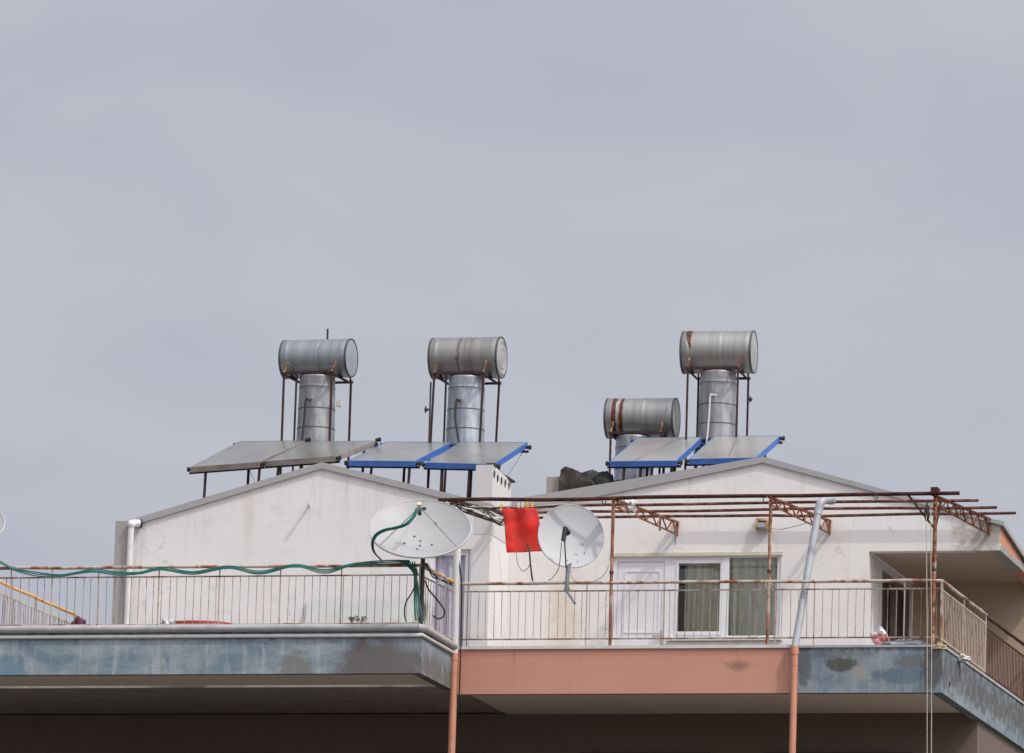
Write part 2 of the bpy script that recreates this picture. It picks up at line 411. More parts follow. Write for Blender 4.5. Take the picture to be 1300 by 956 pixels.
M_room = plain('dim_room', (.12,.11,.10), .9)
M_floor = plain('terrace_tiles', (.36,.32,.29), .8, 0, .2, 3)
M_ground = plain('dusty_ground', (.11,.105,.095), .95, 0, .25, .3)
M_asph = plain('asphalt', (.055,.055,.055), .9, 0, .25, 1)

# ------------------------------------------------------------------ setting
struct(MB().add([(-4000,-4000,0),(4000,-4000,0),(4000,4000,0),(-4000,4000,0)], [(0,1,2,3)]).build('ground', M_ground))
struct(MB().add([(-400,-30,.004),(400,-30,.004),(400,-20,.004),(-400,-20,.004)], [(0,1,2,3)]).build('road', M_asph))

# ------------------------------------------------------------------ apartment building
ZT = 16.87; ZB = 16.315; ZF = 16.45
B = thing('apartment_building', 'apartment block with salmon and worn blue terrace parapets below the rooftop houses', 'building', (0, 5, 0))
b = MB()
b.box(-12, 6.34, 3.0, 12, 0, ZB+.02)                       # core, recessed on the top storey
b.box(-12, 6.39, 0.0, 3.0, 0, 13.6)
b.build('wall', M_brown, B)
b = MB(); b.box(-.738, 4.29, 0, .15, ZB-.09, ZT); b.build('parapet', M_pink, B, 'salmon painted parapet band')
b = MB(); b.box(4.292, 6.40, 0, .15, ZB-.09, ZT); b.box(6.25, 6.40, .152, 9, ZB-.09, ZT)
# drain hole on the side face
b.build('parapet', M_blueR, B, 'dark stained blue grey parapet at the right corner')
b = MB(); b.box(-12, -.74, -1.8, -1.66, ZB-.03, ZT+.03); b.box(-.88, -.74, -1.658, -.002, ZB-.03, ZT+.03)
b.build('parapet', M_blueL, B, 'projecting balcony parapet in worn pale blue paint')
b = MB(); b.box(-11.9, -.882, -1.658, -.002, ZB+.05, ZF); b.build('balcony_slab', M_soffit, B)
b = MB(); b.box(-11.9, 6.248, .152, 11.9, ZB+.04, ZF); b.build('terrace_slab', M_floor, B)
b = MB(); b.box(-.70, 6.24, .152, 2.99, ZB+.012, ZB+.036); b.build('soffit', M_soffit, B)
b = MB(); b.box(-.70, 4.285, -.022, .17, ZT+.001, ZT+.045); b.build('coping', M_white_trim, B)
b = MB(); b.box(4.287, 6.42, -.022, .17, ZT+.001, ZT+.035); b.box(6.24, 6.42, .172, 9, ZT+.001, ZT+.035); b.build('coping', M_trim, B)
b = MB(); b.tube([(-12,-1.835,ZT+.065),(-.78,-1.835,ZT+.065)], .055, 14); b.build('gutter', M_trim, B)
b = MB(); b.tube([(-.79,-1.835,ZT+.065),(-.715,-1.80,ZT+.06),(-.70,-1.7,ZT+.055),(-.70,-.15,ZT+.03),(-.71,-.05,ZT-.01)], .052, 14); b.build('gutter', M_trim, B)
b = MB(); b.tube([(-12,-1.825,ZT-.045),(-.72,-1.825,ZT-.045),(-.715,-.06,ZT-.06)], .028, 10); b.build('trim', M_white_trim, B)
b = MB(); b.lathe([(.035,0),(.035,.006),(.02,.007)], 16, Matrix.Translation((6.405,.55,16.42)) @ Matrix.Rotation(pi/2, 4, 'Y')); b.build('drain_hole', M_black, B)
# dim openings of the storey below
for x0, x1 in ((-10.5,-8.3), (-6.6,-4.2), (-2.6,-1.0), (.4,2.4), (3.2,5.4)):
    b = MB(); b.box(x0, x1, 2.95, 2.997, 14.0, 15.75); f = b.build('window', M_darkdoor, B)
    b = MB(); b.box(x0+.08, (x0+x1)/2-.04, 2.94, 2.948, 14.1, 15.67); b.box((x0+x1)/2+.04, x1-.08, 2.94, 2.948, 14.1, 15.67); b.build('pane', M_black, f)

# ------------------------------------------------------------------ left rooftop house
def roofL(x): return 20.10-.285*(-3.63-x) if x < -3.63 else 20.10-.249*(x+3.63)
def roofR(x): return 20.30-.158*(2.83-x) if x < 2.83 else 20.30-.279*(x-2.83)
YL, YR = 2.95, 4.1
H1 = thing('rooftop_house', 'left rooftop house, a blank white gable wall with dirt streaks behind the blue balcony', 'house', (-3.8, 5, ZF))
TH = .095
def topL(x): return roofL(x)-TH
b = MB()
b.prism([(-6.62,ZF),(-1.93,ZF),(-1.93,topL(-1.93)),(-3.63,topL(-3.63)),(-6.62,topL(-6.62))], YL, YL+.18)
b.prism([(-1.93,18.78),(-1.30,18.78),(-1.30,topL(-1.30)),(-1.93,topL(-1.93))], YL, YL+.18)
b.prism([(-1.30,ZF),(-1.02,ZF),(-1.02,topL(-1.02)),(-1.30,topL(-1.30))], YL, YL+.18)
b.prism([(-1.2,ZF),(-1.02,ZF),(-1.02,topL(-1.02)),(-1.2,topL(-1.2))], YL+.18, 9)
b.prism([(-6.62,ZF),(-6.44,ZF),(-6.44,topL(-6.44)),(-6.62,topL(-6.62))], YL+.18, 9)
b.prism([(-6.62,ZF),(-1.02,ZF),(-1.02,topL(-1.02)),(-3.63,topL(-3.63)),(-6.62,topL(-6.62))], 9, 9.18)
b.build('wall', M_wallL, H1)
b = MB()
xs = (-6.72, -3.63, -1.0)
A = [(x, roofL(x)) for x in xs] + [(x, roofL(x)-TH+.001) for x in reversed(xs)]
b.prism(A, YL-.045, 9.3); b.build('roof', M_roof, H1)
b = MB(); b.box(-6.79, -6.60, YL-.10, YL+.12, ZF, 19.235); b.build('pilaster', M_cement, H1)
# lavender curtained door
d = MB()
d.box(-1.93, -1.87, YL+.06, YL+.13, ZF, 18.78); d.box(-1.87, -1.40, YL+.06, YL+.13, 18.70, 18.78)
d.box(-1.40, -1.355, YL+.05, YL+.13, ZF, 18.78); d.box(-1.335, -1.30, YL+.02, YL+.13, ZF, 18.78)
dd = d.build('door', M_pvc, H1)
def drape(x0, x1, z0, z1, y, amp, folds, mat, parent, name='curtain', tilt=0):
    b = MB(); nx = folds*8; nz = 6; vs = []
    for j in range(nz+1):
        for i in range(nx+1):
            u = i/nx; w = j/nz
            ph = 2*pi*folds*u + .7*sin(5*u+1.3)*2
            vs.append((x0+(x1-x0)*u + tilt*(1-w), y+amp*sin(ph)*(1-.25*w)+amp*.4*sin(ph*.37), z0+(z1-z0)*w))
    fs = [(j*(nx+1)+i, j*(nx+1)+i+1, (j+1)*(nx+1)+i+1, (j+1)*(nx+1)+i) for j in range(nz) for i in range(nx)]
    b.add(vs, fs)
    return b.build(name, mat, parent)
drape(-1.87, -1.40, ZF, 18.70, YL+.12, .02, 4, M_lav, dd)
b = MB(); b.box(-1.93, -1.28, YL+.5, YL+.52, ZF, 18.9); b.build('room_back', M_room, H1)

# white stub pipe in the gable wall
s0 = P(395, 641, YL)
b = MB(); b.tube([s0+Vector((-.03,.02,-.02)), s0+Vector((0,-.20,.0))], .022, 10); b.tube([s0+Vector((0,-.18,.0)), s0+Vector((0,-.22,.0))], .03, 10)
tag(b.build('pipe_stub', M_whitepipe), 'short white pipe stub sticking out of the left gable wall', 'pipe')

# ------------------------------------------------------------------ right rooftop house
H2 = thing('rooftop_house', 'right rooftop house with a white door and curtained windows behind the rusty pergola', 'house', (2.7, 6, ZF))
def thR(x):
    return .09+(.13 if x < 2.83 else -.035)*min(1, abs(x-2.83)/3.85)
def topR(x): return roofR(x)-thR(x)
b = MB(); X0, X1 = -1.018, 6.41
DX0, DX1, WX1, WZ = .57, 1.46, 3.13, 17.60
b.prism([(X0,ZF),(DX0,ZF),(DX0,topR(DX0)),(X0,topR(X0))], YR, YR+.2)
b.prism([(DX0,18.83),(WX1,18.83),(WX1,topR(WX1)),(2.83,topR(2.83)),(DX0,topR(DX0))], YR, YR+.2)
b.prism([(DX1,ZF),(WX1,ZF),(WX1,WZ),(DX1,WZ)], YR, YR+.2)
b.prism([(WX1,ZF),(4.45,ZF),(4.45,topR(4.45)),(WX1,topR(WX1))], YR, YR+.2)
b.prism([(4.45,18.875),(X1,18.875),(X1,topR(X1)),(4.45,topR(4.45))], YR, YR+.2)
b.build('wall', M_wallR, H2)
b = MB(); b.box(4.25, 4.45, YR+.2, 5.1, ZF, 18.875); b.box(4.25, 4.45, 7.15, 7.6, ZF, 18.875); b.box(4.25, 4.45, 5.1, 7.15, 18.74, 18.875)
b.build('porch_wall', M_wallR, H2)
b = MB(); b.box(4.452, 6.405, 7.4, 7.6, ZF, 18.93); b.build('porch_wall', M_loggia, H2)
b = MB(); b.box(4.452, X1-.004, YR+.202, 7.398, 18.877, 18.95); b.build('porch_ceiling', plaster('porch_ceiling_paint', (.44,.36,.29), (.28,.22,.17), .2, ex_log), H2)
def zs(y, k): return topR(X1)-.14*(y-YR)+k
b = MB()   # salmon stucco side face with a ragged cement foot
b.add([(X1+.002,YR+.03,18.99),(X1+.002,7.4,18.70),(X1+.002,7.4,zs(7.4,-.01)),(X1+.002,YR+.03,zs(YR+.03,-.01)),
       (X1-.15,YR+.21,18.99),(X1-.15,7.4,18.70),(X1-.15,7.4,zs(7.4,-.01)),(X1-.15,YR+.21,zs(YR+.03,-.01))],
      [(0,1,2,3),(7,6,5,4),(0,4,5,1),(3,2,6,7),(0,3,7,4),(1,5,6,2)])
b.build('side_wall', M_stucco, H2)
b = MB()
ys = [YR+.025+i*.15 for i in range(23)]; random.seed(3)
top = [18.95-.03*(y-YR)+random.uniform(-.03,.09) for y in ys]; bot = [18.874-.02*(y-YR) for y in ys]
for i in range(len(ys)-1):
    b.add([(X1+.008,ys[i],bot[i]),(X1+.008,ys[i+1],bot[i+1]),(X1+.008,ys[i+1],top[i+1]),(X1+.008,ys[i],top[i]),
           (X1-.16,ys[i],bot[i]),(X1-.16,ys[i+1],bot[i+1]),(X1-.16,ys[i+1],top[i+1]),(X1-.16,ys[i],top[i])],
          [(0,1,2,3),(7,6,5,4),(0,4,5,1),(3,2,6,7),(0,3,7,4),(1,5,6,2)])
b.build('side_beam', M_cement, H2)
b = MB(); xs = (X0+.02, 2.83)
A = [(x, roofR(x)) for x in xs] + [(x, topR(x)+.001) for x in reversed(xs)]
b.prism(A, YR-.05, 10.2)
A = [(2.83,roofR(2.83)),(6.30,roofR(6.30)),(6.47,roofR(6.30)-.035),(6.47,roofR(6.30)-.10),(2.83,topR(2.83)+.001)]
A2 = [(2.83,roofR(2.83)),(6.30,roofR(6.30)-.8),(6.47,roofR(6.30)-.86),(6.47,roofR(6.30)-.91),(2.83,topR(2.83)+.001)]
b.loft(A, YR-.05, A2, 10.2)
b.build('roof', M_roof, H2)
b = MB(); b.box(DX0-.02, WX1+.02, YR-.028, YR-.002, 18.825, 18.875); b.build('lintel_trim', plain('cream_trim', (.60,.55,.44), .7, 0, .15, 5), H2)
b = MB(); b.box(DX1-.05, WX1+.05, YR-.09, YR-.002, WZ-.05, WZ-.005); b.box(DX1-.02, WX1+.02, YR-.04, YR-.002, WZ-.13, WZ-.06); b.build('sill', M_white_trim, H2)
# door
d = MB(); y0, y1 = YR+.03, YR+.09
d.box(DX0, DX0+.07, y0, y1, ZF, 18.83); d.box(DX1-.10, DX1, y0, y1, ZF, 18.83); d.box(DX0+.07, DX1-.10, y0, y1, 18.75, 18.83)
door = d.build('door', M_pvc, H2)
d = MB(); d.box(DX0+.075, DX1-.105, y0+.012, y1-.01, ZF+.02, 18.745); d.build('door_leaf', M_doorpvc, door)
d = MB()
for z0, z1 in ((17.68,18.62),(16.7,17.5)):
    for xa, xb, za, zb in ((.75,1.30,z0,z0+.025),(.75,1.30,z1-.025,z1),(.75,.775,z0+.025,z1-.025),(1.275,1.30,z0+.025,z1-.025)):
        d.box(xa, xb, y0+.002, y0+.011, za, zb)
d.build('panel_moulding', M_pvc, door)
d = MB(); d.box(1.315, 1.345, y0+.004, y0+.011, 17.48, 17.72); d.bar((1.33,y0-.03,17.63),(1.22,y0-.03,17.63), .02); d.bar((1.33,y0+.01,17.63),(1.33,y0-.03,17.63), .02); d.build('handle', M_trim, door)
# windows: the left one a thick sash, the right one a large pane
wm = MB()
wm.box(DX1+.002, DX1+.08, y0, y1, WZ, 18.83); wm.box(2.24, 2.34, y0-.02, y1, WZ, 18.83); wm.box(3.07, WX1, y0, y1, WZ, 18.83)
wm.box(DX1+.08, 2.24, y0, y1, 18.77, 18.83); wm.box(2.34, 3.07, y0, y1, 18.80, 18.83); wm.box(DX1+.08, 2.24, y0, y1, WZ, WZ+.05); wm.box(2.34, 3.07, y0, y1, WZ, WZ+.035)
win = wm.build('window', M_pvc, H2)
wm = MB(); xa, xb = DX1+.08, 2.24; za, zb = WZ+.05, 18.77
wm.box(xa, xa+.03, y0-.015, y1-.01, za, zb); wm.box(xb-.03, xb, y0-.015, y1-.01, za, zb); wm.box(xa+.03, xb-.03, y0-.015, y1-.01, za, za+.05); wm.box(xa+.03, xb-.03, y0-.015, y1-.01, zb-.05, zb)
wm.build('sash', M_pvc, win)
b = MB(); b.box(xa+.03, xb-.03, y0+.02, y0+.026, za+.05, zb-.05); b.build('pane', M_win, win)
b = MB(); b.box(2.34, 3.07, y0+.02, y0+.026, WZ+.035, 18.80); b.build('pane', M_win, win)
drape(xa+.10, xb+.02, WZ, 18.82, YR+.145, .030, 5, M_curtain, win)
drape(2.30, 3.12, WZ, 18.82, YR+.145, .030, 6, M_curtain, win, tilt=.05)
b = MB(); b.box(DX0, 4.2, YR+.9, YR+.95, ZF, 19.2); b.box(DX0-.06, DX0-.01, YR+.21, YR+.9, ZF, 19.2); b.box(3.2, 3.25, YR+.21, YR+.9, ZF, 19.2); b.box(DX0, 3.2, YR+.21, YR+.9, 18.9, 18.95); b.build('room_back', M_room, H2)
# porch door in the return wall
d = MB(); xj = 4.38
for ya, yb in ((5.1,5.17),(6.05,6.22),(7.08,7.15)): d.box(xj, 4.455, ya, yb, ZF, 18.74)
d.box(xj, 4.455, 5.17, 6.05, 18.66, 18.74); d.box(xj, 4.455, 6.22, 7.08, 18.66, 18.74)
pd = d.build('porch_door', plain('brown_frame', (.22,.18,.15), .6, 0, .2, 5), H2)
d = MB(); d.box(4.30, 4.37, 5.17, 6.05, ZF, 18.66); d.box(4.30, 4.37, 6.22, 7.08, ZF, 18.66); d.build('door_leaf', M_darkdoor, pd)

# ventilation chimney between the houses
CH = thing('ventilation_chimney', 'white plastered ventilation chimney with a row of round holes between the two roofs', 'chimney', (-1.15, 3.5, 19))
xa, xb, ya, yb = -1.27, -1.012, YL-.004, 4.06; zt0, zt1 = 20.04, 19.97; zlo = 19.0
b = MB()
b.box(xa, xb, ya, ya+.06, zlo, zt0)
b.box(xa, xa+.05, ya+.06, yb, zlo, zt1); b.box(xa+.05, xb, yb-.06, yb, zlo, zt1)
b.box(xa+.05, xb-.04, ya+.06, yb-.06, zt1-.05, zt1-.005)
hz = P(632, 610, 3.4).z; hr = .068
cells = [ya+.06]; hc = []
for px in (626.8, 632, 637, 642, 647):
    hc.append(3.02+ (px-626.8)/20.2*.92)
hc[0] += .03
for i in range(4): cells.append((hc[i]+hc[i+1])/2)
cells.append(yb-.06)
for i, c in enumerate(hc):
    y_0, y_1 = cells[i], cells[i+1]; z0, z1 = hz-.11, hz+.11
    zc = hz+(.03 if i == 0 else 0)
    n = 32; ring = []; rect = []
    for k in range(n):
        a = 2*pi*k/n; ca, sa = cos(a), sin(a)
        ring.append((c+hr*ca, zc+hr*1.0*sa))
        t = min(((y_1-c)/ca if ca > 1e-6 else (y_0-c)/ca if ca < -1e-6 else 1e9), ((z1-zc)/sa if sa > 1e-6 else (z0-zc)/sa if sa < -1e-6 else 1e9))
        rect.append([c+ca*t, zc+sa*t])
    for cy, cz in ((y_0,z0),(y_0,z1),(y_1,z0),(y_1,z1)):
        k = min(range(n), key=lambda q: hypot(rect[q][0]-cy, rect[q][1]-cz)); rect[k] = [cy, cz]
    vs = [(xb, y, z) for y, z in ring] + [(xb, y, z) for y, z in rect] + [(xb-.012, y, z) for y, z in ring]
    fs = []
    for k in range(n):
        q = (k+1) % n
        fs += [(k, q, n+q, n+k), (k, 2*n+k, 2*n+q, q)]
    b.add(vs, fs)
zq = lambda y: zt0+(zt1-zt0)*(y-ya)/(yb-ya)
b.add([(xb,ya+.06,hz+.11),(xb,yb-.06,hz+.11),(xb,yb-.06,zt1),(xb,ya+.06,zq(ya+.06)),(xb-.012,ya+.06,hz+.11),(xb-.012,yb-.06,hz+.11),(xb-.012,yb-.06,zt1),(xb-.012,ya+.06,zq(ya+.06))],
      [(0,1,2,3),(3,2,6,7),(4,7,6,5)])
b.box(xb-.012, xb, ya+.06, yb-.06, zlo, hz-.11)
b.build('shaft', M_chim, CH)
b = MB(); b.box(xb-.11, xb+.03, ya+.02, ya+.16, zt0+.002, zt0+.03); b.build('tile_fragment', M_dark, CH)
b = MB(); b.bar((xb-.03,yb-.3,zt1+.03),(xb+.03,yb+.02,zt1-.01), .06, .025); b.build('tile_fragment', M_dark, CH)
b = MB(); b.box(xa+.06, xb-.016, ya+.065, yb-.065, zlo, zt1-.056); b.build('hole_shade_block', M_black, CH)  # solid black core stands in for the shade inside the round holes

# sooted chimney stump and felt heap on the right roof
S = thing('chimney_stump', 'low chimney stump of pale block and soot blackened masonry on the right roof', 'chimney', tuple(P(730, 622, 5.0)))
zb = 19.35
p0 = P(698, 608, 5.0); p1 = P(716, 608, 5.0)
b = MB(); b.box(p0.x, p1.x, 4.8, 5.2, zb, p0.z); b.build('block', M_block, S)
def lump(x0, x1, y0, y1, z0, z1f, cuts=16, amp=.03, seed=1, taper=0):
    """rough block: a subdivided box with broken, noisy faces and a shaped top"""
    from mathutils import noise as mn
    bm = bmesh.new(); bmesh.ops.create_cube(bm, size=1); bmesh.ops.subdivide_edges(bm, edges=bm.edges[:], cuts=cuts, use_grid_fill=True)
    vs = []
    for v in bm.verts:
        u, w, h = v.co.x+.5, v.co.y+.5, v.co.z+.5
        top = z1f(u); p = Vector((x0+(x1-x0)*u, y0+(y1-y0)*(w+(.5-w)*taper*h), z0+(top-z0)*h))
        q = p*1.0+Vector((seed*7.3, 0, 0))
        d = mn.noise_vector(q*5)*amp + mn.noise_vector(q*14)*amp*.55 + mn.noise_vector(q*34)*amp*.35
        vs.append(p+d)
    b = MB(); bm.verts.index_update(); b.add(vs, [[v.index for v in f.verts] for f in bm.faces]); bm.free()
    return b
q0 = P(715, 598, 4.95); q1 = P(758, 599, 4.95)
lump(q0.x+.003, q1.x, 4.72, 5.25, zb, lambda u: q0.z -.015+ .03*sin(7*u+.4)-.09*max(0,u-.7)-.12*max(0,.2-u), 18, .03, 5).build('sooted_masonry', M_soot, S)
r0_ = P(755, 601, 4.75); r1_ = P(797, 609, 4.75)
tag(lump(r0_.x, r1_.x, 4.35, 4.95, roofR(0)-.1, lambda u: r0_.z-.13+.15*math.exp(-((u-.36)/.22)**2)-.05*u+.05*math.exp(-(u/.06)**2)+.03*sin(17*u)*u, 22, .05, 8, .6).build('felt_heap', M_tar),
    'ragged black heap of roofing felt beside the sooty chimney stump', 'felt heap')

# ------------------------------------------------------------------ solar water heaters
def heater(label, px_t, py_t, Y, phi, tank_mat, cap_mat, cyl_mat, L=1.06, R=.287, zbase=20.2, roof=None, cyl=True, lean=0, ridges=False, hose='black', vent=False, pipe=None, frame_h=None, zcyl=None, cyl_dx=0, box=False):
    c = P(px_t, py_t, Y)
    T = thing('solar_water_heater', label, 'water heater', (c.x, c.y, zbase))
    T.rotation_euler = (0, 0, radians(-phi))
    o = Vector((c.x, c.y, zbase)); zc = c.z
    def W(x, y, z): return o + Vector((x, y, z-zbase))    # rig coordinates, unrotated: the root turns
    MX = Matrix.Translation(o+Vector((0,0,zc-zbase))) @ Matrix.Rotation(pi/2, 4, 'Y')
    # drum
    prof = [(R*.985,-L/2)]
    for k in range(1, 40):
        x = -L/2+L*k/40; rr = R
        for s in (-L/2+.07, -L/2+.10, L/2-.09, .05):
            if abs(x-s) < .012: rr = R+.006
        prof.append((rr, x))
    prof.append((R*.985, L/2))
    b = MB(); b.lathe(prof, 56, MX)
    # shift mesh origin to the drum centre so the paint follows the drum
    tank = b.build('tank', tank_mat, T)
    me = tank.data; off = Vector((0,0,zc-zbase))
    for v in me.vertices: v.co -= off
    tank.location = off
    def sub(b, name, mat):
        ob = b.build(name, mat, T); ob.parent = tank
        for v in ob.data.vertices: v.co -= off
        return ob
    for sgn in (1, -1):
        b = MB(); M2 = MX @ Matrix.Translation((0,0,sgn*L/2))
        if sgn < 0: M2 = M2 @ Matrix.Rotation(pi, 4, 'X')
        pr = [(R*.95,-.01),(R*.95,.006),(R*.86,.012)]
        if ridges: pr += [(R*.80,.024),(R*.74,.012),(R*.55,.012),(R*.50,.022),(R*.44,.014)]
        pr += [(R*.3,.02),(R*.1,.024),(.0005,.025)]
        b.lathe(pr, 48, M2); sub(b, 'end_cap', cap_mat)
        b = MB(); b.lathe([(R*.95,.0),(R*.955,.014),(R*1.015,.014),(R*1.02,-.015),(R*.99,-.02)], 48, M2, False); sub(b, 'rim', M_cap_rim)
    # lower cylinder
    zt = zc-R+.012; zl = zcyl if zcyl else zt-1.18
    if cyl:
        pr = [(.265,zt-.0),(.272,zt-.02)]
        n = 30
        seams = [zt-.17, zt-.19, zt-.50, zt-.52, zt-.80]
        zz = zt-.03
        while zz > zl:
            f = (zt-zz)/1.0; rr = .270+.022*min(f,1)
            if min(abs(zz-s) for s in seams) < .009: rr += .006
            pr.append((rr, zz)); zz -= .02
        pr.append((.29, zl))
        b = MB(); b.lathe([(r, z-zbase) for r, z in reversed(pr)], 48, Matrix.Translation(o+Vector((cyl_dx,0,0))))
        cy = b.build('storage_cylinder', cyl_mat, T)
        for s in (zt-.18, zt-.51, zt-.81):
            rr = .275+.022*min(zt-s, 1)
            if s <= zl+.05: continue
            b = MB(); b.lathe([(rr+.0015,s-zbase-.006),(rr+.0022,s-zbase),(rr+.0015,s-zbase+.006)], 48, Matrix.Translation(o+Vector((cyl_dx,0,0))), False)
            b.build('seam', M_cap_rim, cy)
    # cradle frame of steel angle
    fx, fy = .385, .45; zf = zt-.0
    roofz = roof(c.x)
    for sx in (-1, 1):
        for sy in (-1, 1):
            b = MB(); top = W(sx*fx, sy*fy, zf); bot = W(sx*fx+lean, sy*fy, roof(c.x+sx*fx)-.02)
            b.angle(bot, top, .029, .007)
            b.build('leg', M_legs, T)
    b = MB(); b.angle(W(-fx-.03,-fy,zf),W(fx+.03,-fy,zf),.04); b.angle(W(-fx-.03,fy,zf-.01),W(fx+.03,fy,zf-.01),.04)
    for sx in (-1, 1): b.angle(W(sx*fx,-fy,zf-.02),W(sx*fx,fy,zf-.02),.04)
    b.build('frame', M_legs, T)
    for sy in (-.2, .2):
        b = MB(); b.angle(W(-fx,sy,zl-.02),W(fx,sy,zl-.02),.035); b.build('shelf_bar', M_legs, T)
    for sx in (-1, 1):
        for sy in (-1, 1):
            b = MB(); b.bar(W(sx*fx,sy*fy,zf),W(sx*fx,sy*R*.80,zc-.055), .028, .018); b.build('cradle_strut', M_strut, T)
    if hose:
        yh = -.30; hm = {'black': M_black, 'white': M_whitepipe}[hose]
        zh = zt-.40
        b = MB(); b.tube([W(-.02,-.28,zh),W(-.02,-.36,zh),W(-.045,-.38,zh-.02),W(-.05,-.40,zh-.3),W(-.07+(.12 if lean else 0),-.44,zh-.75),W(-.09+(.12 if lean else 0),-.5,zh-.86)], .013 if hose == 'white' else .017, 8, 2)
        ho = b.build('hose', hm, T)
        b = MB(); b.tube([W(-.02,-.27,zh),W(-.02,-.35,zh)], .022, 8); b.bar(W(-.05,-.36,zh+.01),W(.05,-.34,zh-.005), .024); b.build('valve', M_strut if hose == 'black' else M_white_trim, T)
    if pipe is not None:
        b = MB(); b.tube([W(pipe,-.2,zt+.03),W(pipe,-.2,zt-.1),W(pipe-.01,-.2,roofz)], .017, 8)
        b.tube([W(pipe,-.2,zt+.0),W(pipe,-.2,zt-.06)], .028, 8)
        b.build('pipe', M_black, T)
    if vent:
        b = MB(); b.tube([W(.13,.02,zc+R-.01),W(.13,.02,zc+R+.17)], .016, 8); b.build('vent_pipe', M_black, T)
    if box:
        b = MB(); b.box(.33+o.x, .41+o.x, -.05+o.y, .02+o.y, zt-.47, zt-.38); b.build('junction_box', M_white_trim, T)
    return T, W, zt, zc
mt1 = tankmat('drum_paint_blue_grey', (.33,.345,.365), [], [(.10,.02,.6,(.13,.125,.12)), (-.2,.05,.25,(.5,.48,.42))])
mt2 = tankmat('drum_paint_stained', (.33,.32,.30), [], [(-.07,.035,.8,(.11,.10,.09)), (.10,.16,.55,(.17,.155,.14)), (.35,.1,.4,(.2,.19,.18))])
mt3 = tankmat('drum_paint_rust_patch', (.37,.36,.34), [(-.40,-.378,-.27,-.01)], [(.2,.03,.2,(.2,.19,.18)), (-.5,.03,.5,(.14,.10,.08))])
mt4 = tankmat('drum_paint_rust_belts', (.34,.33,.32), [(-.425,-.355,0,-1), (-.30,-.245,0,-1)], [(-.33,.02,.5,(.6,.58,.54)), (-.08,.02,.3,(.2,.19,.18))])
heater('leftmost water heater, blue grey drum with a thin vent rod above grey collectors', 404, 455.5, 5.6, 3.5, mt1, M_cap, M_galvD, roof=roofL, vent=True, pipe=-.27, box=True, zbase=20.15, R=.295)
T2, W2, zt2, zc2 = heater('water heater with dark stained drum on a shiny cylinder, above the middle blue framed collectors', 593.5, 454.7, 5.4, 1, mt2, M_capw, M_galv, roof=roofL, ridges=True, pipe=-.27, lean=-.05, zbase=20.05, L=1.06, R=.315)
T3, W3, zt3, zc3 = heater('tallest right water heater, its drum with one rust patch near the left end', 912.5, 447.3, 6.4, -2.5, mt3, M_capw, M_galvD, roof=roofR, hose='white', zbase=20.2, L=1.07, R=.325)
heater('lowest water heater, its drum with two rust red belts, standing left of the tallest one', 815, 531, 6.6, -2.0, mt4, M_capw, M_galv, roof=roofR, hose=None, zbase=19.75, L=1.05, R=.305, cyl_dx=-.12, zcyl=20.02)
# taps on thin pipes beside two heaters
for px, py, Y, Tn, side in ((541, 520, 5.1, T2, -1), (953, 507, 6.9, T3, 1)):
    p = P(px, py, Y); q = p + Vector((.06 if side < 0 else -.035, 0, 0))
    a = radians(Tn.rotation_euler.z*0) ; R_ = Matrix.Rotation(-Tn.rotation_euler.z, 3, 'Z')
    def loc(v): return Vector(Tn.location) + R_ @ (Vector(v)-Vector(Tn.location))
    zr = roofL(p.x) if side < 0 else roofR(p.x)
    b = MB()
    if side < 0: b.tube([loc((q.x,q.y,p.z+.42)), loc((q.x,q.y,zr))], .014, 8)
    b.tube([loc(q), loc(p)], .014, 8); b.ball(loc(p), .03); b.bar(loc(p+Vector((-.01,0,-.05))), loc(p+Vector((-.01,0,.05))), .018)
    b.build('tap', M_dark, Tn)

